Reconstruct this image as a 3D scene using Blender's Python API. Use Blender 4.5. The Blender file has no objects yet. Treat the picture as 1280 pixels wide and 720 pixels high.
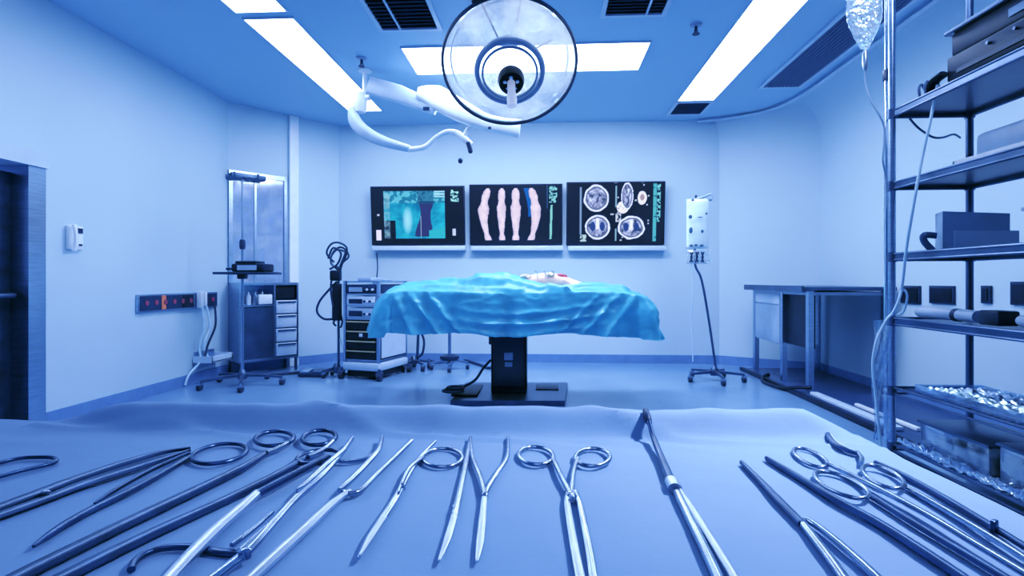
import bpy, bmesh, math, random
from mathutils import Vector, Matrix, noise
random.seed(7)
S = bpy.context.scene
COL = S.collection
PI = math.pi
# ------------------------------------------------------------------ camera
CAMZ = 1.1
YAW = math.radians(3.27)
F = 700.0
CS, SN = math.cos(YAW), math.sin(YAW)
cd = bpy.data.cameras.new('camera'); cam = bpy.data.objects.new('camera', cd); COL.objects.link(cam)
cam.location = (0, 0, CAMZ); cam.rotation_euler = (PI/2, 0, YAW)
cd.sensor_width = 36; cd.lens = F/1280*36; cd.shift_y = -10/1280; cd.clip_start = .02
S.camera = cam
def W(px, py, t):                       # a point seen at px,py standing t metres in front of the lens
    r = (px-640)/F*t
    return Vector((-SN*t + CS*r, CS*t + SN*r, CAMZ + (350-py)/F*t))
def G(px, py, z=0.0):                   # a point on the horizontal plane of height z
    return W(px, py, (z-CAMZ)*F/(350-py))
# ------------------------------------------------------------------ materials
MATS = {}
def mat(name, col, rough=.5, metal=0.0, var=.08, scale=8, bump=0.0, bscale=40, emit=None, es=0.0, alpha=1.0, spec=.5, stretch=None):
    if name in MATS: return MATS[name]
    m = bpy.data.materials.new(name); m.use_nodes = True
    nt = m.node_tree; N = nt.nodes; L = nt.links
    b = N['Principled BSDF']
    tc = N.new('ShaderNodeTexCoord'); mp = N.new('ShaderNodeMapping')
    if stretch: mp.inputs['Scale'].default_value = stretch
    L.new(tc.outputs['Object'], mp.inputs[0])
    no = N.new('ShaderNodeTexNoise'); no.inputs['Scale'].default_value = scale; no.inputs['Detail'].default_value = 3
    L.new(mp.outputs[0], no.inputs['Vector'])
    cr = N.new('ShaderNodeValToRGB'); c = Vector(col[:3])
    cr.color_ramp.elements[0].position = .3; cr.color_ramp.elements[1].position = .7
    cr.color_ramp.elements[0].color = (*[max(0, x*(1-var)) for x in c], 1)
    cr.color_ramp.elements[1].color = (*[min(1, x*(1+var)) for x in c], 1)
    L.new(no.outputs['Fac'], cr.inputs[0]); L.new(cr.outputs[0], b.inputs['Base Color'])
    b.inputs['Roughness'].default_value = rough; b.inputs['Metallic'].default_value = metal
    b.inputs['Specular IOR Level'].default_value = spec; b.inputs['Alpha'].default_value = alpha
    if emit: b.inputs['Emission Color'].default_value = (*emit, 1); b.inputs['Emission Strength'].default_value = es
    if bump:
        n2 = N.new('ShaderNodeTexNoise'); n2.inputs['Scale'].default_value = bscale; n2.inputs['Detail'].default_value = 4
        L.new(mp.outputs[0], n2.inputs['Vector'])
        bp = N.new('ShaderNodeBump'); bp.inputs['Strength'].default_value = bump; bp.inputs['Distance'].default_value = .01
        L.new(n2.outputs['Fac'], bp.inputs['Height']); L.new(bp.outputs[0], b.inputs['Normal'])
    MATS[name] = m; return m
def glassy(name, tint, white=.15, gloss=.15, scale=6, wcol=(.8,.92,1), glow=0.0):
    """clear plastic or glass: mostly transparent, some sheen and some milky haze"""
    if name in MATS: return MATS[name]
    m = bpy.data.materials.new(name); m.use_nodes = True
    nt = m.node_tree; N = nt.nodes; L = nt.links; N.remove(N['Principled BSDF'])
    out = N['Material Output']
    tr = N.new('ShaderNodeBsdfTransparent'); tr.inputs[0].default_value = (*tint, 1)
    gl = N.new('ShaderNodeBsdfGlossy'); gl.inputs['Roughness'].default_value = .08; gl.inputs[0].default_value = (.9,.96,1,1)
    df = N.new('ShaderNodeBsdfDiffuse'); df.inputs[0].default_value = (*wcol, 1)
    milky = df.outputs[0]
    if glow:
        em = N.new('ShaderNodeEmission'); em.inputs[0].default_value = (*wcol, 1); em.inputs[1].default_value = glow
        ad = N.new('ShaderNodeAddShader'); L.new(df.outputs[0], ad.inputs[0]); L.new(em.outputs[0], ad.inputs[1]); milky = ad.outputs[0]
    tc = N.new('ShaderNodeTexCoord'); no = N.new('ShaderNodeTexNoise'); no.inputs['Scale'].default_value = scale; no.inputs['Detail'].default_value = 5
    L.new(tc.outputs['Object'], no.inputs['Vector'])
    cr = N.new('ShaderNodeValToRGB'); cr.color_ramp.elements[0].position = .4; cr.color_ramp.elements[1].position = .65
    cr.color_ramp.elements[0].color = (white*.35,)*3+(1,); cr.color_ramp.elements[1].color = (min(1,white*1.8),)*3+(1,)
    L.new(no.outputs['Fac'], cr.inputs[0])
    m1 = N.new('ShaderNodeMixShader'); L.new(cr.outputs[0], m1.inputs[0]); L.new(tr.outputs[0], m1.inputs[1]); L.new(milky, m1.inputs[2])
    lw = N.new('ShaderNodeLayerWeight'); lw.inputs[0].default_value = .35
    ma = N.new('ShaderNodeMath'); ma.operation = 'MULTIPLY_ADD'; ma.inputs[1].default_value = .6; ma.inputs[2].default_value = gloss
    L.new(lw.outputs['Facing'], ma.inputs[0])
    m2 = N.new('ShaderNodeMixShader'); L.new(ma.outputs[0], m2.inputs[0]); L.new(m1.outputs[0], m2.inputs[1]); L.new(gl.outputs[0], m2.inputs[2])
    L.new(m2.outputs[0], out.inputs[0])
    MATS[name] = m; return m
M_wall = mat('wall_paint', (.53,.67,.79), .55, var=.02, scale=1.2, bump=.05, bscale=60)
M_ceil = mat('ceiling_paint', (.42,.60,.80), .6, var=.02, scale=1)
M_floor = mat('vinyl_floor', (.20,.31,.50), .2, var=.08, scale=2.2, bump=.05, bscale=12)
M_base = mat('baseboard_vinyl', (.16,.26,.50), .4)
M_steel = mat('brushed_steel', (.38,.47,.62), .3, 1.0, var=.12, scale=6, stretch=(1,1,14))
M_dsteel = mat('dark_steel', (.09,.13,.22), .35, .8, var=.2, scale=5)
M_chrome = mat('chrome', (.66,.74,.84), .12, 1.0, var=.1, scale=10)
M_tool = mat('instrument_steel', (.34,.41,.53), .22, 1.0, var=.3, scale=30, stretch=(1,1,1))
M_toold = mat('instrument_steel_darkened', (.05,.085,.17), .3, .9, var=.35, scale=30)  # darkened copy of instrument steel, dark reflections put into its colour
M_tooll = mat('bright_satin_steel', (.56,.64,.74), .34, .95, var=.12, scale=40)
M_black = mat('black_plastic', (.010,.016,.04), .4, var=.3, spec=.2)
M_navy = mat('navy_plastic', (.02,.035,.08), .4, var=.3, spec=.25)
M_grey = mat('grey_plastic', (.36,.46,.62), .45)
M_white = mat('white_enamel', (.82,.88,.95), .3, var=.04)
M_pale = mat('pale_blue_enamel', (.55,.66,.82), .35, var=.05)
M_cloth = mat('blue_table_cloth', (.225,.335,.545), .7, var=.04, scale=6, bump=.10, bscale=30, spec=.2)
M_drape = mat('cyan_surgical_drape', (.10,.44,.64), .38, var=.18, scale=7, bump=.35, bscale=14, spec=.5)
M_skin = mat('skin', (.86,.60,.50), .5, var=.15, scale=20)
M_red = mat('red_cloth', (.42,.05,.08), .6, var=.5, scale=60)
M_tan = mat('tan_gauze', (.80,.66,.52), .7, var=.2, scale=40)
M_brass = mat('brass_trim', (.75,.60,.35), .35, .5)
M_orange = mat('orange_label', (.75,.22,.10), .5)
M_rubber = mat('rubber', (.02,.03,.07), .6)
M_tube = mat('clear_tubing', (.62,.80,1), .25, spec=.8)
M_mat = mat('dark_floor_mat', (.035,.06,.15), .35, var=.2)
M_glass = glassy('pane_glass', (.88,.92,1), .16, .12)
M_dome = glassy('lamp_glass', (.93,.98,1), .34, .05, 5, glow=.8)  # glow and milky noise paint a bright haze into the lamp glass
M_domec = glassy('lamp_inner_glass', (.92,.97,1), .5, .06, 14, glow=1.0)
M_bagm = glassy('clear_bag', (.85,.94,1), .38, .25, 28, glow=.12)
M_clear = glassy('clear_plastic', (.7,.82,1), .18, .15, 14)
M_panel = mat('light_panel', (.9,.95,1), .5, emit=(.72,.82,.92), es=10.3)
# ------------------------------------------------------------------ mesh builder
def smooth(pts, n=5, closed=False):
    P = [Vector(p) for p in pts]; out = []
    m = len(P); rng = range(m if closed else m-1)
    for i in rng:
        g = (lambda k: P[k % m]) if closed else (lambda k: P[min(max(k, 0), m-1)])
        a, b, c, d = g(i-1), g(i), g(i+1), g(i+2)
        for j in range(n):
            t = j/n
            out.append(.5*((2*b)+(c-a)*t+(2*a-5*b+4*c-d)*t*t+(3*b-a-3*c+d)*t**3))
    if not closed: out.append(P[-1].copy())
    return out
def lerplist(v, n):
    if isinstance(v, (int, float)): return [v]*n
    o = []
    for i in range(n):
        f = i/(n-1)*(len(v)-1); k = min(int(f), len(v)-2); o.append(v[k]+(v[k+1]-v[k])*(f-k))
    return o
class MB:
    def __init__(s): s.bm = bmesh.new()
    def box(s, c, size, rz=0, rot=None, bev=0.0):
        r = bmesh.ops.create_cube(s.bm, size=1); vs = r['verts']
        M = Matrix.Translation(Vector(c)) @ (rot if rot is not None else Matrix.Rotation(rz, 4, 'Z')) @ Matrix.Diagonal((*size, 1))
        for v in vs: v.co = M @ v.co
        if bev > 0:
            es = list({e for v in vs for e in v.link_edges})
            bmesh.ops.bevel(s.bm, geom=es, offset=min(bev, min(size)*.45), segments=2, profile=.5, affect='EDGES')
        return s
    def span(s, a, b, bev=0.0):
        a, b = Vector(a), Vector(b); sz = [abs(x) for x in (b-a)]
        return s.box((a+b)/2, sz, bev=bev)
    def sweep(s, pts, w, h=None, seg=10, closed=False, up=(0,0,1), sq=1.0, cap=True):
        P = [Vector(p) for p in pts]; n = len(P)
        ws = lerplist(w, n); hs = lerplist(h, n) if h is not None else ws
        U = Vector(up); rings = []
        for i in range(n):
            a = P[(i-1) % n] if (closed or i > 0) else P[i]; b = P[(i+1) % n] if (closed or i < n-1) else P[i]
            T = (b-a)
            if T.length < 1e-9: T = Vector((0,0,1))
            T.normalize()
            U = U - T*U.dot(T)
            if U.length < 1e-4: U = T.orthogonal()
            U.normalize(); R = T.cross(U)
            ring = []
            for k in range(seg):
                an = 2*PI*k/seg; ca, sa = math.cos(an), math.sin(an)
                if sq != 1.0: ca = math.copysign(abs(ca)**sq, ca); sa = math.copysign(abs(sa)**sq, sa)
                ring.append(s.bm.verts.new(P[i] + R*ca*ws[i] + U*sa*hs[i]))
            rings.append(ring)
        for i in range(n if closed else n-1):
            A, B = rings[i], rings[(i+1) % n]
            for k in range(seg): s.bm.faces.new((A[k], A[(k+1) % seg], B[(k+1) % seg], B[k]))
        if not closed and cap:
            s.bm.faces.new(rings[0][::-1]); s.bm.faces.new(rings[-1])
        return s
    def cyl(s, a, b, r, r2=None, seg=20):
        return s.sweep([a, b], [r, r if r2 is None else r2], seg=seg, up=(.0123,.2,1) if abs((Vector(b)-Vector(a)).normalized().z) < .9 else (1,0,0))
    def lathe(s, prof, M=None, seg=48):
        M = M or Matrix.Identity(4); rings = []
        for r, z in prof:
            if r < 1e-6: rings.append([s.bm.verts.new(M @ Vector((0,0,z)))])
            else: rings.append([s.bm.verts.new(M @ Vector((r*math.cos(2*PI*k/seg), r*math.sin(2*PI*k/seg), z))) for k in range(seg)])
        for A, B in zip(rings, rings[1:]):
            for k in range(seg):
                k2 = (k+1) % seg
                if len(A) == 1 and len(B) == 1: continue
                if len(A) == 1: s.bm.faces.new((A[0], B[k], B[k2]))
                elif len(B) == 1: s.bm.faces.new((A[k], A[k2], B[0]))
                else: s.bm.faces.new((A[k], A[k2], B[k2], B[k]))
        return s
    def ring(s, c, rx, ry, r, ang=0, M=None, seg=40, h=None, rs=8):
        pts = []
        for k in range(seg):
            a = 2*PI*k/seg; x, y = rx*math.cos(a), ry*math.sin(a)
            v = Vector((x*math.cos(ang)-y*math.sin(ang), x*math.sin(ang)+y*math.cos(ang), 0))
            pts.append((M @ v) if M is not None else Vector(c)+v)
        up = (0,0,1) if M is None else (M.to_3x3() @ Vector((0,0,1)))
        return s.sweep(pts, r, h, seg=rs, closed=True, up=up)
    def ball(s, c, r, sc=(1,1,1), sub=2):
        res = bmesh.ops.create_icosphere(s.bm, subdivisions=sub, radius=r)
        for v in res['verts']: v.co = Vector((v.co.x*sc[0], v.co.y*sc[1], v.co.z*sc[2])) + Vector(c)
        return s
    def grid(s, fn, nu, nv):
        V = [[s.bm.verts.new(fn(i/nu, j/nv)) for j in range(nv+1)] for i in range(nu+1)]
        for i in range(nu):
            for j in range(nv): s.bm.faces.new((V[i][j], V[i+1][j], V[i+1][j+1], V[i][j+1]))
        return s
    def prism(s, poly, z0, z1):
        a = [s.bm.verts.new((x, y, z0)) for x, y in poly]; b = [s.bm.verts.new((x, y, z1)) for x, y in poly]
        n = len(poly); s.bm.faces.new(a[::-1]); s.bm.faces.new(b)
        for i in range(n): s.bm.faces.new((a[i], a[(i+1) % n], b[(i+1) % n], b[i]))
        return s
    def build(s, name, m, parent=None, sm=True, kind=None, recalc=True, local=False):
        if recalc: bmesh.ops.recalc_face_normals(s.bm, faces=s.bm.faces)
        if parent is None:
            xs = [v.co for v in s.bm.verts]
            lo = Vector((min(v.x for v in xs), min(v.y for v in xs), min(v.z for v in xs))); hi = Vector((max(v.x for v in xs), max(v.y for v in xs), 0))
            org = Vector(((lo.x+hi.x)/2, (lo.y+hi.y)/2, lo.z))
        else: org = worldloc(parent)
        if not (local and parent is not None):
            for v in s.bm.verts: v.co -= org
        me = bpy.data.meshes.new(name); s.bm.to_mesh(me); s.bm.free()
        me.materials.append(m)
        if sm:
            for p in me.polygons: p.use_smooth = True
            try: me.set_sharp_from_angle(angle=math.radians(38))
            except Exception: pass
        o = bpy.data.objects.new(name, me); COL.objects.link(o)
        if parent is None: o.location = org
        else: o.parent = parent
        if kind: o['kind'] = kind
        return o
def worldloc(o):
    l = Vector((0,0,0))
    while o is not None: l += o.location; o = o.parent
    return l
def thing(name, label, cat, loc, group=None):
    o = bpy.data.objects.new(name, None); o.empty_display_size = .1; COL.objects.link(o); o.location = loc
    return tag(o, label, cat, group)
def tag(o, label, cat, group=None):
    o['label'] = label; o['category'] = cat
    if group: o['group'] = group
    return o
def struct(name, mb, m, parent=None, sm=False):
    return mb.build(name, m, parent, sm=sm, kind='structure' if parent is None else None)
def n3(x, y, z=0): return noise.noise(Vector((x, y, z)))
# ================================================================== THE ROOM
CH = 3.2
XL, XR, YB, YF = -3.72, 3.3, 7.5, -2.6
CL = Vector((XL, 6.4)); CB = Vector((-2.8, YB))          # left diagonal wall
struct('floor', MB().span((XL-.4, YF-.3, -.1), (XR+.3, YB+.3, 0)), M_floor)
struct('ceiling', MB().span((XL-.4, YF-.3, CH), (XR+.3, YB+.3, CH+.12)), M_ceil)
struct('wall_back', MB().span((CB.x, YB, 0), (2.3, YB+.15, CH)), M_wall)
struct('wall_front', MB().span((XL-.2, YF-.15, 0), (XR, YF, CH)), mat('rear_wall', (.10,.16,.30), .5))  # unseen wall behind the camera, coloured dark for darker reflections in the steel
DY0, DY1, DH = 2.62, 3.86, 1.93
struct('wall_left', MB().span((XL-.2, DY1, 0), (XL, 6.4, CH)).span((XL-.2, YF, 0), (XL, DY0, CH)).span((XL-.2, DY0, DH), (XL, DY1, CH)), M_wall)
dv = (CB-CL).normalized(); nv = Vector((dv.y, -dv.x))     # along, into the room
def D(a, off=0.0, z=0.0):                                # point on the left diagonal wall
    p = CL + dv*a + nv*off; return Vector((p.x, p.y, z))
LD = (CB-CL).length; DROT = math.atan2(dv.y, dv.x)
def dbox(mb, a0, a1, o0, o1, z0, z1, bev=0.0):
    c = D((a0+a1)/2, (o0+o1)/2, (z0+z1)/2); return mb.box(c, (a1-a0, o1-o0, z1-z0), rz=DROT, bev=bev)
# dbox offsets go into the room along nv, which is -y of the rotated frame, so the box is symmetric about its centre
struct('wall_back_left', dbox(MB(), 0, LD, -.15, 0, 0, CH), M_wall)
# right wall and right diagonal with a rounded cove under the ceiling
def wallprof(o, i):
    out = [(o, 0), (o, 1.4)]
    for k in range(9):
        a = k/8*PI/2; out.append((o.lerp(i, 1-math.cos(a)), CH-.42+.42*math.sin(a)))
    return out
A0, A1 = Vector((2.3, YB)), Vector((2.22, YB)); B0, B1 = Vector((XR, 6.9)), Vector((2.93, 6.68)); C0, C1 = Vector((XR, YF)), Vector((2.93, YF))
def wallstrip(p, q):
    mb = MB(); m = len(p)
    for k in range(m-1):
        vs = [mb.bm.verts.new((v.x, v.y, z)) for v, z in (p[k], q[k], q[k+1], p[k+1])]
        mb.bm.faces.new(vs)
    bmesh.ops.remove_doubles(mb.bm, verts=mb.bm.verts, dist=1e-5)
    return mb
struct('wall_back_right', wallstrip(wallprof(A0, A1), wallprof(B0, B1)), M_wall, sm=True)
struct('wall_right', wallstrip(wallprof(B0, B1), wallprof(C0, C1)), M_wall, sm=True)
# baseboards
struct('baseboard_back', MB().span((CB.x, YB-.015, 0), (2.3, YB, .11)), M_base)
struct('baseboard_left', MB().span((XL, DY1+.08, 0), (XL+.015, 6.4, .11)), M_base)
struct('baseboard_back_left', dbox(MB(), .0, LD, 0, .015, 0, .11), M_base)
struct('baseboard_right', MB().span((XR-.015, YF, 0), (XR, 6.9, .11)), M_base)
q = (B0-A0).normalized(); ang = math.atan2(q.y, q.x)
struct('baseboard_back_right', MB().box(((A0+B0)/2).to_3d()+Vector((-.006, -.01, .055)), ((B0-A0).length, .015, .11), rz=ang), M_base)
# pale rounded cornice following the cove, pale pillar on the diagonal
struct('trim_1', MB().sweep(smooth([(2.0, 7.42, 3.165), (2.35, 7.3, 3.165), (2.72, 7.0, 3.165), (2.88, 6.5, 3.165), (2.9, 5.5, 3.165), (2.9, 1, 3.165), (2.9, -2.4, 3.165)], 8), .03, .016), M_pale, sm=True)
struct('trim_2', dbox(MB(), .725, .85, 0, .05, .0, CH-.002, bev=.01), M_white)
# ------------------------------------------------------------------ left door: steel frame, glazed leaf
dr = struct('door_1', MB().span((XL-.13, DY0+.06, .005), (XL-.09, DY1-.06, DH-.06)), M_navy)
def part(mb, name, m, parent, sm=True, label=None):
    o = mb.build(name, m, parent, sm=sm)
    if label: o['label'] = label
    return o
part(MB().span((XL-.19, DY1-.07, 0), (XL+.05, DY1+.07, DH+.09)).span((XL-.19, DY0-.07, 0), (XL+.05, DY0+.07, DH+.09)), 'door_frame', M_steel, dr, sm=False)
part(MB().span((XL-.19, DY0-.08, DH-.01), (XL+.07, DY1+.08, DH+.1)), 'lintel', M_pale, dr, sm=False)
part(MB().span((XL-.085, DY0+.12, 1.06), (XL-.078, DY0+.55, 1.84)).span((XL-.085, DY0+.66, 1.06), (XL-.078, DY1-.2, 1.84)), 'glass_pane', M_grey, dr, sm=False)  # flat pale grey stands in for reflections on the glass
part(MB().span((XL-.085, DY0+.1, .18), (XL-.075, DY1-.16, .92)), 'kick_panel', M_dsteel, dr, sm=False)
part(MB().cyl((XL-.03, DY0+.12, .99), (XL-.03, DY1-.1, .99), .02).cyl((XL-.09, DY0+.2, .99), (XL-.03, DY0+.2, .99), .012).cyl((XL-.09, DY1-.2, .99), (XL-.03, DY1-.2, .99), .012), 'push_bar', M_dsteel, dr)
struct('door_2', dbox(MB(), .03, .69, .004, .012, .12, 2.36), M_glass)
d2 = bpy.data.objects['door_2']
part(dbox(dbox(dbox(dbox(dbox(MB(), .0, .045, 0, .03, 0, 2.4), .665, .70, 0, .03, 0, 2.4), .0, .7, 0, .03, 2.35, 2.4), .0, .7, 0, .05, 1.02, 1.07), .3, .325, 0, .02, 1.07, 2.36), 'door_frame', M_steel, d2, sm=False)
part(dbox(MB(), .03, .69, .001, .004, 1.07, 2.36), 'backing_panel', mat('lavender_panel', (.62,.66,.84), .3), d2, sm=False)
part(dbox(MB(), .03, .69, .001, .006, .12, 1.02), 'lower_panel', M_dsteel, d2, sm=False)
part(dbox(MB(), .0, .4, .03, .12, 2.3, 2.36, bev=.01), 'sliding_rail', M_dsteel, d2)
# ------------------------------------------------------------------ ceiling fittings
def ceil_light(x0, x1, y0, y1, label):
    t = thing('ceiling_light', label, 'ceiling light', ((x0+x1)/2, (y0+y1)/2, CH-.03), 'recessed ceiling light panels')
    part(MB().span((x0, y0, CH-.012), (x1, y1, CH-.004)), 'diffuser', M_panel, t, sm=False)
    w = .012
    part(MB().span((x0-w, y0-w, CH-.016), (x0, y1+w, CH)).span((x1, y0-w, CH-.016), (x1+w, y1+w, CH)).span((x0, y0-w, CH-.016), (x1, y0, CH)).span((x0, y1, CH-.016), (x1, y1+w, CH)), 'frame', M_pale, t, sm=False)
ceil_light(-2.40, -2.0, 4.36, 6.8, 'long white rectangular light panel in ceiling at left, over the drawer cabinet')
ceil_light(-2.40, -2.0, 1.7, 4.24, 'white light panel cut by top edge of photo, at left end of ceiling')
ceil_light(1.56, 1.96, 1.7, 6.62, 'long white light panel in ceiling at right, beside the dark air grille')
ceil_light(-1.28, .93, 4.98, 5.62, 'crosswise white light panel seen through the round glass surgical lamp')
def vent(x0, x1, y0, y1, label, split=None, slatdir='x', n=14):
    t = thing('ceiling_vent', label, 'ceiling vent', ((x0+x1)/2, (y0+y1)/2, CH-.03), 'ceiling air grilles')
    part(MB().span((x0, y0, CH-.006), (x1, y1, CH-.001)), 'backing', M_navy, t, sm=False)
    w = .035
    part(MB().span((x0-w, y0-w, CH-.02), (x0, y1+w, CH)).span((x1, y0-w, CH-.02), (x1+w, y1+w, CH)).span((x0, y0-w, CH-.02), (x1, y0, CH)).span((x0, y1, CH-.02), (x1, y1+w, CH)), 'frame', M_pale, t, sm=False)
    mb = MB()
    for k in range(n):
        f = (k+.5)/n
        if slatdir == 'x': yy = y0+(y1-y0)*f; mb.box(((x0+x1)/2, yy, CH-.014), (x1-x0, (y1-y0)/n*.55, .004), rot=Matrix.Rotation(.5, 4, 'X'))
        else: xx = x0+(x1-x0)*f; mb.box((xx, (y0+y1)/2, CH-.014), ((x1-x0)/n*.55, y1-y0, .004), rot=Matrix.Rotation(.5, 4, 'Y'))
    part(mb, 'slats', mat('slat_blue', (.06,.10,.20), .5), t, sm=False)
    if split is not None: part(MB().span((split-.008, y0, CH-.024), (split+.008, y1, CH-.008)), 'divider', M_pale, t, sm=False)
vent(-1.34, -.88, 3.75, 4.6, 'dark square ceiling grille with pale divider, left of the round lamp', split=-1.19)
vent(.48, .92, 3.75, 4.45, 'dark square ceiling grille with pale divider, right of the round lamp', split=.80)
vent(2.36, 2.74, 3.2, 6.2, 'long dark ceiling grille beside the right wall above the hanging bag', slatdir='y', n=10)
vent(1.58, 1.95, 6.7, 7.15, 'small dark ceiling grille at far end of the right light panel')
for (px, py, lab) in ((452, 72, 'small dark sprinkler head on ceiling above the white swing arm'), (870, 30, 'small dark sprinkler head on ceiling left of the long right light panel')):
    p = G(px, py, CH)
    t = thing('sprinkler_head', lab, 'sprinkler', (p.x, p.y, CH-.09), 'ceiling sprinkler heads')
    part(MB().lathe([(0, 0), (.05, 0), (.045, -.015), (.02, -.02), (0, -.02)], Matrix.Translation((p.x, p.y, CH)), 20), 'escutcheon', M_grey, t)
    part(MB().cyl((p.x, p.y, CH-.06), (p.x, p.y, CH-.02), .012).lathe([(0, 0), (.03, .0), (.03, .006), (0, .008)], Matrix.Translation((p.x, p.y, CH-.085)), 16).cyl((p.x-.014, p.y, CH-.08), (p.x-.01, p.y, CH-.05), .004).cyl((p.x+.014, p.y, CH-.08), (p.x+.01, p.y, CH-.05), .004), 'deflector', M_navy, t)
# ------------------------------------------------------------------ left wall things
ph = thing('wall_phone', 'small white wall phone on left wall beside the steel door', 'wall phone', (XL, 4.22, 1.33))
part(MB().span((XL, 4.15, 1.34), (XL+.035, 4.29, 1.53), bev=.012), 'body', M_white, ph)
part(MB().sweep(smooth([(XL+.06, 4.17, 1.53), (XL+.075, 4.165, 1.47), (XL+.075, 4.165, 1.40), (XL+.06, 4.17, 1.33)], 5), [.02,.014,.014,.022], .013), 'handset', M_white, ph)
part(MB().span((XL+.034, 4.225, 1.47), (XL+.04, 4.275, 1.51)).span((XL+.034, 4.24, 1.37), (XL+.04, 4.27, 1.385)), 'display', M_navy, ph, sm=False)
rp = thing('outlet_panel', 'dark horizontal medical outlet strip with red and orange sockets on left wall', 'outlet panel', (XL, 5.5, .80))
part(MB().span((XL, 4.9, .80), (XL+.03, 6.14, .965), bev=.006), 'housing', M_steel, rp)
for k, (a, b, m) in enumerate(((.02,.3,M_navy), (.31,.37,M_orange), (.38,.62,M_navy), (.63,.80,M_black), (.98,1.22,M_navy))):
    part(MB().span((XL+.029, 4.9+a, .815), (XL+.036, 4.9+b, .95)), 'socket_plate', m, rp, sm=False, label='orange socket plate' if m is M_orange else None)
mb = MB()
for k in range(9): mb.cyl((XL+.035, 5.0+k*.13, .885), (XL+.042, 5.0+k*.13, .885), .025, seg=14)
part(mb, 'socket_ring', mat('red_ring', (.35,.05,.10), .4), rp, label='row of small red round sockets')
part(MB().span((XL+.036, 5.74, .80), (XL+.09, 5.80, .98), bev=.01).span((XL+.036, 5.85, .82), (XL+.07, 5.89, .97), bev=.01), 'plug', M_white, rp)
hb = thing('wall_basket', 'small pale wire tray hanging low on the left wall under outlet strip', 'wall tray', (XL, 6.0, .2))
part(MB().span((XL+.01, 5.72, .22), (XL+.22, 6.12, .235)).span((XL+.2, 5.72, .22), (XL+.22, 6.12, .29), bev=.004).span((XL+.01, 5.72, .22), (XL+.22, 5.74, .29)).span((XL+.01, 6.10, .22), (XL+.22, 6.12, .29)), 'tray', M_pale, hb, sm=False)
part(MB().span((XL, 5.75, .15), (XL+.02, 6.09, .33)), 'bracket', M_steel, hb, sm=False)
for pts, m, nm, lb in (([(XL+.08, 5.77, .82), (XL+.1, 5.77, .6), (XL+.06, 5.76, .4), (XL+.08, 5.74, .24), (XL+.05, 5.6, .12), (XL+.04, 5.55, .02)], M_tube, 'power_cord', 'pale cord hanging from outlet strip down to the floor'),
                   ([(XL+.06, 5.87, .84), (XL+.09, 5.9, .6), (XL+.07, 5.82, .4), (XL+.1, 5.86, .25)], M_tube, 'power_cord', 'short pale cord from outlet strip to the low wall tray'),
                   ([(XL+.05, 6.05, .83), (XL+.09, 6.0, .6), (XL+.09, 5.86, .4), (XL+.1, 5.78, .25)], M_navy, 'power_cord', 'dark cord slanting from outlet strip down to the low wall tray')):
    tag(MB().sweep(smooth(pts, 6), .012, seg=8).build(nm, m), lb, 'cord', 'cords under the outlet strip')
# ------------------------------------------------------------------ drawer cabinet on the diagonal wall
ZT = 1.07
cab = thing('drawer_cabinet', 'steel cabinet with four pale drawers and open shelf against the diagonal wall', 'cabinet', D(.33, .16, 0))
part(dbox(dbox(dbox(dbox(dbox(dbox(MB(), 0, .70, .02, .34, ZT-.03, ZT), 0, .02, .02, .34, .15, ZT-.03), .68, .70, .02, .34, .15, ZT-.03), .40, .42, .02, .33, .15, ZT-.03), .02, .68, .02, .33, .15, .18), .0, .7, .02, .03, .15, ZT), 'carcass', M_steel, cab, sm=False)
part(dbox(MB(), .02, .40, .30, .325, .18, .78), 'door', M_dsteel, cab, sm=False)
part(dbox(MB(), .02, .40, .04, .33, .79, .81), 'shelf', M_steel, cab, sm=False)
part(dbox(MB(), .43, .67, .25, .30, .885, 1.02), 'niche_shade', M_black, cab, sm=False)  # black slab painted in for the shade inside the opening above the drawers
for k in range(4):
    z0 = .19+k*.17
    d = part(dbox(MB(), .425, .675, .28, .345, z0, z0+.155, bev=.006), 'drawer', M_pale, cab)
    part(dbox(MB(), .44, .66, .345, .362, z0+.128, z0+.142), 'handle', M_navy, d, sm=False)
for a in (.02, .68):
    for o in (.05, .31):
        part(MB().cyl(D(a, o, .0), D(a, o, .15), .018, seg=10), 'leg', M_dsteel, cab)
for k in range(3):
    p = D(.14+k*.08, .24, .81)
    tag(MB().lathe([(0, 0), (.028, 0), (.028, .10), (.012, .125), (.012, .15), (0, .15)], Matrix.Translation(p), 16).build('bottle', M_clear if k % 2 else M_pale), 'small pale bottle on the open shelf of the steel drawer cabinet', 'bottle', 'bottles on the cabinet shelf')
tag(dbox(MB(), .22, .38, .29, .34, .815, .93, bev=.01).build('paper_packet', M_white), 'white packet standing on open shelf of the steel drawer cabinet', 'packet')
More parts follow.
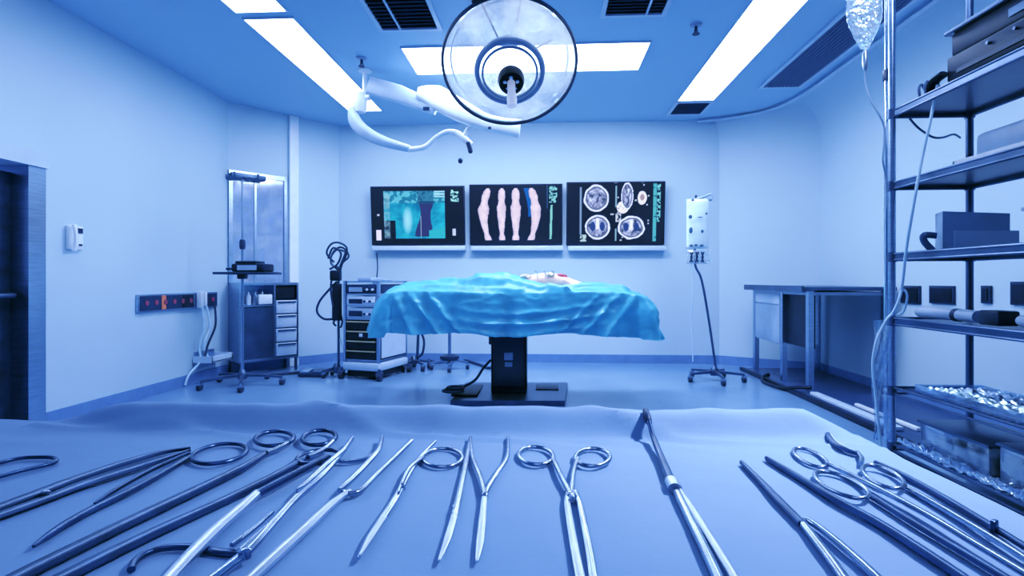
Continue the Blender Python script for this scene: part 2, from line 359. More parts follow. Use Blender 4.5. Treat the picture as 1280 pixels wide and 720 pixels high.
# ------------------------------------------------------------------ wheeled stands
def caster(mb_fork, mb_wheel, p, r=.035):
    mb_fork.cyl(p+Vector((0,0,r*1.6)), p+Vector((0,0,r*2.6)), r*.3, seg=8)
    mb_fork.box(p+Vector((0,0,r*1.7)), (r*1.3, r*1.6, r*.5), bev=.004)
    mb_wheel.cyl(p+Vector((-r*.5,0,r)), p+Vector((r*.5,0,r)), r, seg=18)
def star_base(t, c, R, n=5, rot=.3, m=M_steel, hubz=.11, r=.035):
    fk, arms = MB(), MB()
    for k in range(n):
        a = rot+2*PI*k/n; e = c+Vector((R*math.cos(a), R*math.sin(a), 0))
        part(MB().sweep([c+Vector((0,0,hubz)), (c+e)/2+Vector((0,0,hubz-.005)), e+Vector((0,0,.085))], [.022,.018,.014], [.018,.016,.012], seg=10, sq=.6), 'leg', m, t)
        wh, fk = MB(), MB(); caster(fk, wh, e, r)
        w = part(wh, 'caster', M_rubber, t); part(fk, 'fork', M_steel, w)
    part(MB().lathe([(0, hubz-.04), (.045, hubz-.04), (.05, hubz), (.04, hubz+.03), (.02, hubz+.06), (0, hubz+.06)], Matrix.Translation(c), 20), 'hub', m, t)
c = G(303, 482); c.z = 0
iv = thing('iv_stand', 'tall steel infusion stand with dark equipment tray, in front of the drawer cabinet', 'iv stand', c)
star_base(iv, c, .40, 5, .15, M_dsteel)
part(MB().cyl(c+Vector((0,0,.1)), c+Vector((0,0,1.45)), .016).cyl(c+Vector((0,0,1.45)), c+Vector((0,0,2.16)), .010), 'pole', M_steel, iv)
part(MB().lathe([(0,0),(.026,0),(.03,.03),(.03,.07),(.024,.1),(0,.1)], Matrix.Translation(c+Vector((0,0,1.42))), 16), 'clamp', M_navy, iv)
part(MB().sweep(smooth([c+Vector((-.17,0,2.2)), c+Vector((-.15,0,2.15)), c+Vector((0,0,2.16)), c+Vector((.15,0,2.15)), c+Vector((.17,0,2.2))], 6), .012).sweep(smooth([c+Vector((0,-.15,2.2)), c+Vector((0,-.13,2.15)), c+Vector((0,0,2.16)), c+Vector((0,.13,2.15)), c+Vector((0,.15,2.2))], 6), .01).box(c+Vector((-.11,0,2.17)), (.1,.03,.03), bev=.006), 'hook', M_dsteel, iv)
tr = part(MB().box(c+Vector((.07,-.02,1.17)), (.56,.34,.025), bev=.008).box(c+Vector((0,0,1.14)), (.08,.08,.06), bev=.01), 'tray', M_navy, iv)
tg = thing('pump_unit', 'low dark pump device on tray of the left infusion stand', 'medical device', c+Vector((.13,-.03,1.1825)))
part(MB().box(c+Vector((.13,-.03,1.225)), (.34,.24,.085), bev=.02).box(c+Vector((.1,-.03,1.28)), (.22,.2,.03), bev=.012), 'body', M_black, tg)
part(MB().box(c+Vector((.13,-.152,1.225)), (.2,.006,.05)), 'display', M_grey, tg, sm=False)
part(MB().ring(c+Vector((-.09,-.04,1.215)), .05, .04, .012, M=None), 'coiled_cord', M_navy, tg)
# ------------------------------------------------------------------ endoscopy tower
c = G(462, 474); c.z = 0; c.y += .25; RT = Matrix.Translation(c) @ Matrix.Rotation(math.radians(-16), 4, 'Z')
tw = thing('equipment_tower', 'wheeled equipment tower with silver devices above dark drawers, left of operating table', 'equipment cart', c)
def tb(mb, x0, x1, y0, y1, z0, z1, bev=0.0):
    p = RT @ Vector(((x0+x1)/2, (y0+y1)/2, (z0+z1)/2)); return mb.box(p, (x1-x0, y1-y0, z1-z0), rz=math.radians(-16), bev=bev)
w2, dd = .215, .29
mb = MB()
for sx in (-1, 1):
    for sy in (-1, 1): tb(mb, sx*w2-.015, sx*w2+.015, sy*dd-.015, sy*dd+.015, .14, 1.09)
for z in (.2, .66, .80, .93, 1.07): tb(mb, -w2, w2, -dd, dd, z, z+.02)
part(mb, 'frame', M_steel, tw, sm=False)
part(tb(MB(), -w2-.02, w2+.02, -dd-.03, dd+.03, .10, .19, bev=.02), 'base', M_pale, tw)
part(tb(MB(), -w2+.02, w2-.02, -dd+.02, dd-.02, .03, .10), 'plinth', M_black, tw, sm=False)
part(tb(MB(), -w2+.012, w2-.012, -dd+.02, dd-.01, .22, .66), 'lower_housing', M_black, tw, sm=False)
for k in range(4):
    z0 = .225+k*.108
    d = part(tb(MB(), -w2+.02, w2-.02, -dd-.012, -dd+.02, z0, z0+.095, bev=.004), 'drawer', M_black, tw)
    part(tb(MB(), -w2+.03, w2-.03, -dd-.026, -dd-.012, z0+.083, z0+.096), 'handle', M_brass, d, sm=False)
part(tb(MB(), w2+.015, w2+.02, -dd+.03, dd-.03, .24, .62), 'side_panel', M_pale, tw, sm=False)
part(tb(MB(), -.02, .02, -dd-.02, -dd-.012, .475, .51), 'badge', M_white, tw, sm=False)
for k, (z0, z1) in enumerate(((.68, .79), (.82, .92), (.95, 1.05))):
    dv_ = thing('video_processor', ['silver processor box on lowest device shelf of the equipment tower', 'silver processor box on middle device shelf of the equipment tower', 'dark processor box on the upper device shelf of the tower'][k], 'medical device', RT @ Vector((0, 0, z0)), 'devices in the equipment tower')
    part(tb(MB(), -w2+.03, w2-.03, -dd-.02, dd-.05, z0, z1, bev=.008), 'case', [M_grey, M_pale, M_navy][k], dv_)
    part(tb(MB(), -.15, .02, -dd-.026, -dd-.02, z0+.02, z1-.03), 'display', M_navy if k < 2 else M_grey, dv_, sm=False)
    for j in range(4):
        p = RT @ Vector((.05+.035*j, -dd-.02, z0+.045)); part(MB().cyl(p, p+Vector((-.004,-.014,0)), .013, seg=12), 'knob', M_white if j % 2 else M_navy, dv_)
part(tb(tb(MB(), -.12, .06, -.2, .1, 1.09, 1.13, bev=.01), .1, .18, -.1, .05, 1.09, 1.11, bev=.01), 'top_box', M_grey, tw)
for sx in (-1, 1):
    for sy in (-1, 1):
        p = RT @ Vector((sx*(w2+.03), sy*(dd+.03), 0)); fk, wh = MB(), MB(); caster(fk, wh, p, .05)
        w = part(wh, 'caster', M_rubber, tw); part(fk, 'fork', M_dsteel, w)
# scope hanger to the left of the tower
c0 = W(421, 395, 6.35); c0.z = 0
sh = thing('scope_hanger', 'dark hanger post with looped scope cables beside the equipment tower', 'cable stand', c0)
part(MB().cyl(c0+Vector((.02,0,.12)), c0+Vector((.02,0,1.2)), .014).cyl(c0+Vector((.02,0,1.2)), c0+Vector((.12,-.02,1.42)), .016), 'post', M_dsteel, sh)
part(MB().box(c0+Vector((.01,-.02,.85)), (.1,.07,.42), bev=.015).box(c0+Vector((0,-.03,1.15)), (.12,.09,.12), bev=.02), 'holder', M_black, sh)
for k, pts in enumerate(([(0,.0,1.08),(-.08,0,1.0),(-.19,-.02,.86),(-.22,-.02,.74),(-.14,-.02,.66),(-.02,-.02,.66)], [(.03,0,1.2),(-.06,-.02,1.3),(-.03,-.02,1.42),(.05,-.02,1.47),(.12,-.02,1.42),(.08,-.02,1.3),(0,-.03,1.18)], [(.1,0,1.42),(.02,-.04,1.44),(-.05,-.04,1.36),(-.04,-.04,1.27),(.05,-.04,1.24)], [(.02,0,.7),(-.03,-.02,.62),(.0,-.02,.58)], [(.05,0,.7),(.07,-.02,.62),(.05,-.02,.56)], [(-.02,-.03,1.3),(-.10,-.04,1.4),(-.05,-.05,1.5),(.04,-.05,1.52),(.13,-.04,1.46),(.1,-.04,1.33)], [(-.08,-.05,1.34),(-.02,-.06,1.46),(.07,-.06,1.4),(.03,-.06,1.28),(-.06,-.06,1.22)], [(.12,-.03,1.44),(.15,-.04,1.36),(.08,-.05,1.28),(.04,-.05,1.1)], [(-.03,-.04,1.2),(-.05,-.05,1.0),(-.02,-.06,.8)])):
    part(MB().sweep(smooth([c0+Vector(p) for p in pts], 7), .013 if k < 1 else .011, seg=8), 'cable', M_navy if k != 2 else M_dsteel, sh)
part(MB().sweep(smooth([c0+Vector((.0,.02,.55)), c0+Vector((.05,.0,.38)), c0+Vector((.09,.0,.33)), c0+Vector((.14,.0,.4))], 6), .01), 'drain_tube', M_tube, sh)
star_base(sh, c0+Vector((.0,0,0)), .15, 4, .7, M_dsteel, hubz=.1, r=.03)
# floor clutter between cabinet and tower
c1 = G(392, 470); c1.z = 0
fp = thing('foot_pedal', 'low dark foot pedal on floor between drawer cabinet and equipment tower', 'foot pedal', c1)
part(MB().box(c1+Vector((0,0,.025)), (.3,.2,.05), bev=.02), 'base', M_navy, fp)
part(MB().box(c1+Vector((-.07,-.02,.065)), (.11,.15,.02), rot=Matrix.Rotation(.15,4,'X'), bev=.008), 'pedal', M_steel, fp)
part(MB().box(c1+Vector((.07,-.02,.065)), (.11,.15,.02), rot=Matrix.Rotation(.15,4,'X'), bev=.008), 'pedal', M_dsteel, fp)
tag(MB().sweep(smooth([c1+Vector(p) for p in ((-.6,-.1,.012),(-.35,.05,.015),(-.1,.14,.03),(.1,.16,.04),(.3,.1,.015),(.5,.05,.012))], 7), .016, seg=8).build('floor_cable', M_navy), 'dark cable running along floor behind the foot pedal', 'cable')
# rolling stand behind the tower, its post at 507, and low wheeled stool bases at 560 and 600
c2 = G(517, 462); c2.z = 0
rs = thing('rolling_stand', 'low rolling stand with thin dark post, half hidden by drape beside the tower', 'rolling stand', c2)
star_base(rs, c2, .2, 5, .5, M_dsteel, r=.04)
part(MB().cyl(c2+Vector((.04,.02,.1)), c2+Vector((.07,.02,.85)), .017), 'post', M_dsteel, rs)
part(MB().sweep(smooth([c2+Vector(p) for p in ((.07,.0,.5),(.13,-.01,.36),(.11,-.01,.2),(.03,0,.14))], 6), .014), 'cable', M_navy, rs)
c3 = G(562, 462); c3.z = 0
st = thing('wheeled_stool', 'round wheeled stool far behind the operating table column, mostly hidden by the drape', 'stool', c3)
star_base(st, c3, .22, 4, .15, M_steel, r=.035)
part(MB().lathe([(0,.0),(.10,.0),(.12,.02),(.12,.05),(.05,.07),(0,.07)], Matrix.Translation(c3+Vector((0,0,.12))), 24), 'cover', M_navy, st)
part(MB().cyl(c3+Vector((0,0,.16)), c3+Vector((0,0,.62)), .02), 'post', M_steel, st)
part(MB().lathe([(0,0),(.15,0),(.16,.03),(.15,.06),(0,.07)], Matrix.Translation(c3+Vector((0,0,.62))), 24), 'seat', M_navy, st)
tag(MB().sweep(smooth([G(505,452,.015), G(530,449,.015), G(545,453,.015), G(575,450,.015), G(600,456,.015), G(612,460,.015), G(626,452,.015)], 7), .02, seg=8).build('floor_cable', M_navy), 'dark cable lying along foot of the back wall', 'cable')
# ------------------------------------------------------------------ operating table
OX, OY = -.29, 5.2
ot = thing('operating_table', 'operating table with dark square column and flat base, under the cyan drape', 'operating table', (-.33, 5.25, 0))
f0, f1, b0, b1 = G(563, 508), G(706, 508), G(597, 484), G(700, 484)
mb = MB(); mb.prism([(f0.x, f0.y), (f1.x, f1.y), (b1.x+.08, b1.y), (b0.x-.12, b0.y)], .0, .05); part(mb, 'base', M_dsteel, ot, sm=False)
part(MB().span((-.84, 5.0, .05), (-.60, 5.5, .07), bev=.01), 'base_cover', M_black, ot)
part(MB().span((-.08, 5.35, .05), (.14, 5.6, .06), bev=.004), 'base_cover', M_navy, ot)
cx = W(636, 450, 5.2).x
part(MB().span((cx-.165, 5.18, .05), (cx+.165, 5.5, .72), bev=.012), 'column', M_black, ot)
part(MB().span((cx-.145, 5.165, .12), (cx+.145, 5.182, .62), bev=.004), 'column_cover', mat('column_cover', (.02,.035,.09), .3), ot)
part(MB().span((cx-.04, 5.15, .36), (cx+.04, 5.167, .43), bev=.004).span((cx-.035, 5.15, .30), (cx+.035, 5.167, .345), bev=.004), 'switch_plate', M_grey, ot)
part(MB().box((cx-.18, 5.3, .55), (.03,.08,.12), bev=.008), 'side_lever', M_navy, ot)
part(MB().span((-1.25, 4.92, .80), (.68, 5.48, .86), bev=.01).span((cx-.2, 5.1, .72), (cx+.2, 5.5, .80)), 'table_frame', M_dsteel, ot)
part(MB().span((-1.28, 4.9, .86), (.72, 5.5, .93), bev=.03), 'mattress', M_black, ot)
tag(MB().ring((-.82, 5.02, .10), .09, .06, .014).ring((-.80, 5.04, .125), .075, .05, .013).sweep(smooth([(-.75,5.08,.12),(-.62,5.0,.2),(-.55,5.05,.3),(-.5,5.2,.35)],5), .012).build('cable_coil', M_navy), 'dark coiled cable lying on the base of the operating table', 'cable')
# drape
HX0, HX1, HY0, HY1 = -1.33, .80, 4.88, 5.52
def gauss(x, s): return math.exp(-(x/s)**2)
def lin(v, tab):
    if v <= tab[0][0]: return tab[0][1]
    for (a, x), (b, y) in zip(tab, tab[1:]):
        if v <= b:
            f = (v-a)/(b-a); f = f*f*(3-2*f); return x+(y-x)*f
    return tab[-1][1]
TOPZ = [(-1.4, 1.03), (-1.28, 1.09), (-1.0, 1.105), (-.75, 1.12), (-.55, 1.155), (-.38, 1.165), (-.2, 1.125), (.05, 1.075), (.3, 1.085), (.5, 1.085), (.66, 1.055), (.8, 1.0)]
def drape_pt(u, v):
    DX, DYF = .40, .37
    a = HX0-DX + u*(HX1-HX0+2*DX); b = HY0-DYF + v*(HY1-HY0+2*DYF)
    ca = min(max(a, HX0), HX1); cb = min(max(b, HY0), HY1)
    ex, ey = a-ca, b-cb
    d = math.hypot(ex, ey) if (ex and ey) else max(abs(ex), abs(ey))
    d = min(d, .44)
    cy = (cb-OY)/.32
    top = .975 + (lin(ca, TOPZ)-.975)*gauss(cy, .72)
    # long soft ridges across the top
    top += .010*math.sin(ca*4+cb*9)+.010*n3(ca*2.2, cb*4, 2)
    e0 = top
    x, y, z = ca, cb, top
    if d > 0:
        nx, ny = ex/d if d else 0, ey/d if d else 0
        L = math.hypot(nx, ny); nx, ny = nx/L, ny/L
        s = d/.4
        endness = abs(nx)
        flare = .04*s*(1-endness) + .205*endness*s**.62 + .018*(1-math.exp(-d/.03))
        per = ca*7 + cb*9 + math.atan2(ny, nx)*2.2
        fold = .022*s*math.sin(per*1.6+n3(ca*2, cb*2, 5)*3) + .018*s*math.sin(per*3.7+1+n3(ca*3,d*4,9)*2)
        # deliberate folds on the front
        if ny < -.3:
            for (xa, xb, am, wd) in ((-1.20, -.88, .05, .035), (-1.03, -.70, .045, .035), (-1.33, -1.12, .05, .035), (.80, .50, .05, .04), (.66, .30, .04, .035), (.5, .1, .025, .03), (.80, .85, .05, .05)):
                xl = xa+(xb-xa)*s
                fold += am*gauss(ca-xl, wd)*min(1, s*1.6+.3)
            for (dc, am) in ((.09, .022), (.18, .032), (.27, .022)):
                arc = dc+.09*(1-((ca+.1)/.8)**2)-.05*(ca+.1)
                if abs(ca+.1) < .8: fold += am*gauss(d-arc, .022)*(1-((ca+.1)/.8)**2)
        x += nx*(flare+fold*.9); y += ny*(flare+fold)
        drop = d*(1-.12*endness) if endness < .05 else d*(1-.12*endness)*(.35+.65*s)**(endness)
        if ca > .5: drop *= 1.0+.18*endness
        z -= drop if d > .02 else d*.6
        if endness > .5 and ca > 0: z += .02*n3(a*9, b*9, 3)*s; x += .06*n3(b*9, z*9, 7)*s
        if s > .8: z += .012*math.sin(per*1.1)
        z = max(z, .60)
    # fabric crumples
    k = .007*n3(x*5, y*12, z*12) + .005*n3(x*16, y*26, z*26)
    # big diagonal swags from the ridge towards the right edge
    if d == 0:
        for (x0, y0, x1, y1, am, wd) in ((-.62, 5.12, .2, 4.89, .04, .035), (-1.05, 5.0, -.2, 4.90, .03, .03), (-.95, 5.15, -.35, 5.0, .03, .03), (.05, 4.95, .75, 5.1, .03, .03)):
            dx, dy = x1-x0, y1-y0; tt = max(0, min(1, ((ca-x0)*dx+(cb-y0)*dy)/(dx*dx+dy*dy)))
            z += am*gauss(math.hypot(ca-x0-dx*tt, cb-y0-dy*tt), wd)
    return Vector((x+k, y-k, z+k))
dp = MB().grid(drape_pt, 230, 110).build('surgical_drape', M_drape)
tag(dp, 'wrinkled cyan surgical drape spread over the patient and operating table', 'drape')
# patient: only a strip of trunk shows above the drape
def skin_body(name, verts, edges, radii, m, root=0):
    me = bpy.data.meshes.new(name); me.from_pydata([Vector(v) for v in verts], edges, [])
    o = bpy.data.objects.new(name, me); COL.objects.link(o)
    sk = o.modifiers.new('skin', 'SKIN'); sk.use_smooth_shade = True
    for i, r in enumerate(radii): me.skin_vertices[0].data[i].radius = r if isinstance(r, tuple) else (r, r)
    me.skin_vertices[0].data[root].use_root = True
    sb = o.modifiers.new('sub', 'SUBSURF'); sb.levels = 2; sb.render_levels = 2
    me.materials.append(m)
    dg = bpy.context.evaluated_depsgraph_get(); me2 = bpy.data.meshes.new_from_object(o.evaluated_get(dg))
    bpy.data.objects.remove(o)
    for p in me2.polygons: p.use_smooth = True
    o2 = bpy.data.objects.new(name, me2); COL.objects.link(o2); return o2
zb = 1.03
V = [(-.25,5.2,zb), (-.08,5.2,zb+.0), (.1,5.2,zb+.01), (.24,5.2,zb+.0), (.38,5.2,zb-.02), (.47,5.2,zb-.02), (.58,5.2,zb-.01),
     (.26,5.03,zb-.03), (.02,4.97,zb-.05), (-.22,4.98,zb-.05), (-.3,4.99,zb-.05), (.26,5.37,zb-.03), (.02,5.43,zb-.05), (-.22,5.42,zb-.05), (-.3,5.41,zb-.05),
     (-.33,5.1,zb-.02), (-.75,5.09,zb-.03), (-1.15,5.09,zb-.04), (-1.2,5.09,zb+.01), (-.33,5.3,zb-.02), (-.75,5.31,zb-.03), (-1.15,5.31,zb-.04), (-1.2,5.31,zb+.01)]
E = [(0,1),(1,2),(2,3),(3,4),(4,5),(5,6),(3,7),(7,8),(8,9),(9,10),(3,11),(11,12),(12,13),(13,14),(0,15),(15,16),(16,17),(17,18),(0,19),(19,20),(20,21),(21,22)]
Rr = [(.10,.15),(.095,.14),(.105,.155),(.10,.15),.06,.065,.08,.05,.038,.028,.03,.05,.038,.028,.03,.08,.052,.035,.03,.08,.052,.035,.03]
bd = skin_body('person', V, E, Rr, M_skin)
tag(bd, 'person lying on back under the cyan drape, only bare trunk showing on top', 'person')
# exposed field: gauze pads and a red swab
for (px, py, r, m, nm, lb) in ((657, 346, .03, M_tan, 'gauze_pad', 'cream gauze pad lying on patient left of the dark red swab'), (701, 346.5, .038, M_red, 'surgical_swab', 'dark red crumpled swab at right end of the exposed skin'), (688, 344, .03, M_tan, 'gauze_pad', 'small cream gauze pad touching the dark red swab')):
    c = W(px, py, 5.15)
    mb = MB().ball((0,0,0), 1, sub=3)
    for v in mb.bm.verts:
        k = 1+.35*n3(v.co.x*3+px, v.co.y*3, v.co.z*3); v.co = Vector((v.co.x*r*1.7*k, v.co.y*r*1.4*k, v.co.z*r*.8*k))+c
    tag(mb.build(nm, m), lb, 'gauze' if nm == 'gauze_pad' else 'swab')
rt = thing('wound_retractor', 'small steel retractor standing in the exposed skin patch', 'surgical instrument', W(676, 348, 5.15))
for k in range(3):
    a = W(672+k*10, 347, 5.12); b = W(668+k*11, 338.5, 5.1); part(MB().sweep(smooth([a, (a+b)/2+Vector((.01,0,.006)), b, b+Vector((.03,0,-.008))], 4), .005, seg=6), 'hook', M_tooll, rt)
# ------------------------------------------------------------------ wall monitors
def picture_mat(name, es=1.0):
    m = bpy.data.materials.new(name); m.use_nodes = True; nt = m.node_tree
    b = nt.nodes['Principled BSDF']; at = nt.nodes.new('ShaderNodeAttribute'); at.attribute_name = 'Col'
    nt.links.new(at.outputs['Color'], b.inputs['Emission Color']); b.inputs['Emission Strength'].default_value = es
    b.inputs['Base Color'].default_value = (.01,.01,.02,1); b.inputs['Roughness'].default_value = .25
    return m
def fb(x, y, s): return n3(x, y, s)*.6+n3(x*2.1, y*2.1, s+3)*.3+n3(x*4.3, y*4.3, s+7)*.2
def mixc(a, b, t): t = max(0, min(1, t)); return tuple(x+(y-x)*t for x, y in zip(a, b))
DK = (.002, .003, .006)
def glyph(u, v, u0, u1, v0, v1, n, m, seed):
    if not (u0 < u < u1 and v0 < v < v1): return False
    i, j = int((u-u0)/(u1-u0)*m), int((v-v0)/(v1-v0)*n)
    return noise.cell(Vector((i+seed*17.3+.5, j+.5+seed*3.1, .5))) > .42
def img1(u, v):
    if .04 < u < .10 and .07 < v < .25: return (.75,.72,.85)
    if .055 < u < .085 and .50 < v < .53: return (.6,.6,.6)
    if .875 < u < .915 and .15 < v < .27: return (.55,.62,.66)
    if .86 < u < .95 and .74 < v < .95:
        return (.35,.75,.60) if fb(u*30, v*25, 1) > -.02 else DK
    if .13 < u < .80 and .10 < v < .93:
        n = fb(u*7, v*5, 4)
        c = mixc((.0,.16,.24), (.03,.46,.52), .5+n*1.1)
        if u < .26 and v < .42: c = DK
        if v > .72: c = mixc(c, (.02,.14,.17) if fb(u*14, v*12, 9) > 0 else (.16,.52,.55), .75)
        k = ((u-.39)/.06)**2+((v-.42)/.26)**2
        if k < 1: c = mixc((.30,.70,.80), c, k)
        body = abs(u-(.60-.06*(.75-v)))/(.075+.02*math.sin(v*9)); 
        if v < .76 and v > .13 and body < 1: c = (.035,.03,.08)
        if v > .70 and .5 < u < .68: c = mixc((.01,.07,.10), c, .3)
        if abs(u-.535) < .005 and v < .5: c = (.4,.55,.55)
        if u > .62 and v < .24+.3*(u-.62): c = (.04,.42,.42)
        if v > .80 and u > .68 and abs(math.sin(v*70)) > .6: c = (.35,.65,.72)
        if u < .2: c = mixc(c, (.30,.5,.5), .35+fb(u*20, v*16, 2))
        return c
    return DK
def img2(u, v):
    for k, (cx_, lean, w) in enumerate(((.165, -.055, .050), (.345, -.01, .046), (.50, .0, .052), (.70, .055, .052))):
        if .07 < v < .95:
            vv = (v-.07)/.88
            wid = w*lin(vv, [(0,.72),(.05,.72),(.12,.5),(.3,.74),(.5,1.0),(.64,1.08),(.70,.80),(.76,.72),(.84,.86),(.94,.75),(1.0,.3)])
            cc = cx_+lean*(math.sin(vv*3.1)-.6)*(1 if k in (0, 3) else .6)
            if k == 0 and .5 < vv < .62: wid *= 1.15
            e = abs(u-cc)/wid
            if e < 1:
                s = .62+.38*math.sqrt(1-e*e)+.28*fb(u*18, v*12, k)
                return tuple(max(0, s*x) for x in (.78,.66,.72))
            if k == 3 and 0 < cc-u < w*1.6 and vv > .45: return (.0,.10,.30)
    if .865 < u < .955 and .70 < v < .97: return (.25,.62,.50) if fb(u*32, v*22, 3) > .0 else DK
    if abs(u-.90+.02*(1-v)) < .012 and .08 < v < .66: return (.24,.60,.42)
    if abs(u-.845) < .004 and v > .6: return (.08,.16,.28)
    return DK
def ct(u, v, cx_, cy_, rx, ry, s, tint=(.62,.70,.95)):
    x, y = (u-cx_)/rx, (v-cy_)/ry; k = math.hypot(x, y)
    k += .07*n3(x*2, y*2, s)
    if k > 1: return None
    if k > .86: return (.75,.82,1)
    if k > .74: return tuple(.18*t for t in tint)
    n = fb(x*2.6, y*2.6, s)
    if s == 5 or s == 2:                       # two dark lobes
        if (abs(abs(x)-.38)/.20)**2+((y-.05)/.38)**2 < 1: return (.03,.05,.14)
        if abs(x) < .12 and y > -.2: return (.8,.85,1)
    g = max(.05, .45+n*1.5); return tuple(min(1, g*t) for t in tint)
def img3(u, v):
    for args in ((.30,.75,.13,.22,1), (.315,.28,.13,.20,5), (.665,.27,.14,.19,2), (.62,.78,.062,.22,4)):
        c = ct(u, v, *args)
        if c: return c
    x, y = (u-.575)/.062, (v-.60)/.10
    if x*x+y*y < 1: return (.85,.84,.78) if fb(x*3, y*3, 1) > -.15 else (.3,.32,.4)
    x, y = (u-.775)/(.048), (v-.76)/(.12)
    if x*x+y*y*(1+x*.2) < 1 - .3*max(0, y): return (.8,.78,.72) if x*x+y*y > .2 else (.35,.25,.22)
    if .50 < u < .56 and .36 < v < .50 and fb(u*40, v*26, 3) > -.05: return (.6,.65,.62)
    if abs(u-.135) < .010 and .16 < v < .93: return (.22,.30,.36)
    if .13 < u < .2 and .04 < v < .16 and fb(u*30, v*20, 3) > -.1: return (.45,.6,.5)
    if abs(u-.505) < .008 and (.05 < v < .25 or .6 < v < .95): return (.25,.42,.40)
    if abs(u-.905) < .02 and .04 < v < .98: return (.10,.42,.38) if fb(u*9, v*30, 2) > -.25 else (.02,.10,.12)
    if .925 < u < .965 and .36 < v < .97 and fb(u*40, v*24, 8) > 0: return (.20,.58,.50)
    if noise.cell(Vector((u*60, v*40, 2))) > .97 and .4 < u < .85: return (.5,.55,.55)
    return DK
def monitor(x0, x1, zt, zb_, img, label):
    t = thing('wall_monitor', label, 'monitor', ((x0+x1)/2, YB-.06, zb_-.07), 'monitors on the back wall')
    tilt = math.radians(6); hgt = zt-zb_
    Mx = Matrix.Translation(((x0+x1)/2, YB-.09, (zt+zb_)/2)) @ Matrix.Rotation(tilt, 4, 'X')
    R3 = Mx
    w = x1-x0
    def bx(mb, a, b, bev=0.0):
        a, b = Vector(a), Vector(b); cc = (a+b)/2
        return mb.box(Mx @ cc, [abs(v) for v in (b-a)], rot=Matrix.Rotation(tilt, 4, 'X'), bev=bev)
    part(bx(MB(), (-w/2, -.02, -hgt/2), (w/2, .03, hgt/2), .006), 'bezel', M_black, t)
    iw, ih = w/2-.014, hgt/2-.014
    NU, NV = 200, 125
    mb = MB(); mb.grid(lambda u, v: Mx @ Vector((-iw+2*iw*u, -.0215, -ih+2*ih*v)), NU, NV)
    sc = mb.build('screen', picture_mat('screen_picture'), t, sm=False, recalc=False)
    ca = sc.data.color_attributes.new('Col', 'FLOAT_COLOR', 'POINT')
    k = 0
    for i in range(NU+1):
        for j in range(NV+1):
            c = img(i/NU, j/NV); ca.data[k].color = (c[0], c[1], c[2], 1); k += 1
    part(MB().span((x0+.02, YB-.13, zb_-.075), (x1+.01, YB-.0, zb_-.012), bev=.008), 'ledge', M_pale, t)
    part(MB().span((x0+.3, YB-.05, zb_+.1), (x1-.3, YB, zt-.1)), 'wall_bracket', M_dsteel, t, sm=False)
    return t
def bw(px, py): return W(px, py, 7.42 - 0)  # near the back wall
def onback(px, py):
    r = (px-640)/F; t = (YB-.1)/(CS+SN*r); return W(px, py, t)
for (pa, pb, ya, yb_, im, lb) in ((464, 581, 233.5, 306, img1, 'leftmost wall monitor, showing teal operating room picture'), (587, 703, 231, 306, img2, 'middle wall monitor, showing four pale leg scans on black'), (708, 831, 228, 306, img3, 'rightmost wall monitor, showing round grey CT slices on black')):
    a, b = onback(pa, ya), onback(pb, yb_); monitor(a.x, b.x, a.z, b.z, im, lb)
tag(MB().sweep(smooth([onback(471, 316), onback(472, 335), onback(471, 350), onback(473, 380), Vector((onback(473,380).x, YB-.03, .02))], 4), .008, seg=6).build('monitor_cable', M_navy), 'thin dark cable hanging on back wall below the leftmost monitor', 'cable')
# ------------------------------------------------------------------ IV stand with printed bag, right of monitors
cR = G(893, 476); cR.z = 0; tR = 6.0
ir = thing('drip_stand', 'slanting thin drip stand on casters against the back wall, right of the monitors', 'iv stand', cR)
star_base(ir, cR, .30, 5, .95, M_dsteel, hubz=.1, r=.035)
part(MB().sweep(smooth([cR+Vector((.02,0,.1)), W(886, 400, tR+.1), W(877, 350, tR+.1), W(869, 331, tR+.1), W(869, 300, tR+.1), W(870, 244, tR+.1)], 6), .013, seg=8), 'pole', M_dsteel, ir)
part(MB().sweep(smooth([W(859, 251, tR+.05), W(866, 250, tR), W(880, 246, tR), W(889, 243, tR), W(889, 251, tR)], 5), .011), 'hook_bar', M_grey, ir)
bg = thing('infusion_bag', 'large white printed bag hanging on the slanting drip stand', 'infusion bag', W(872, 330, tR-.02))
def pillow(cx_, cz_top, cz_bot, wtop, wbot, th, y, nz=26, nx=16, crump=0.0, seed=0, neck=0.0):
    mb = MB()
    def f(side):
        def g(u, v):
            w = wtop+(wbot-wtop)*v
            if neck and v > neck: w *= 1-.8*((v-neck)/(1-neck))**1.2
            x = cx_+(u-.5)*w; z = cz_top+(cz_bot-cz_top)*v
            e = (math.sin(PI*min(max(u, 0), 1)))**.5*(math.sin(PI*min(max(v, 0), 1)))**.35
            k = crump*(n3(x*30+seed, z*30, side*5)+.6*n3(x*70, z*70+seed, side*9))
            return Vector((x+k*.6*e, y+side*(th*e+abs(k)*e), z+k*.4*e))
        return g
    mb.grid(f(-1), nx, nz); mb.grid(f(1), nx, nz)
    bmesh.ops.remove_doubles(mb.bm, verts=mb.bm.verts, dist=1e-5)
    return mb
pT, pB = W(872, 250, tR-.03), W(872, 311, tR-.03)
part(pillow(pT.x, pT.z+.01, pB.z, .235, .235, .03, pT.y, crump=.008), 'bag_body', mat('bag_white', (.72,.88,1), .35, var=.06), bg)
mb = MB()
for (px, py, rx, rz_) in ((863, 271, .02, .022), (863.5, 288, .02, .034), (878, 289, .014, .018), (875, 271.5, .03, .006), (866, 250, .016, .014), (888, 250, .012, .012), (883, 267, .012, .012), (864, 307, .02, .012), (870, 306.5, .018, .012), (877, 307, .022, .014)):
    p = W(px, py, tR-.075); part(MB().ball(p, 1, (rx, .006, rz_), 2), 'printed_mark', mat('print_dark', (.05,.12,.22), .5), bg)
p0 = W(872, 321, tR-.03)
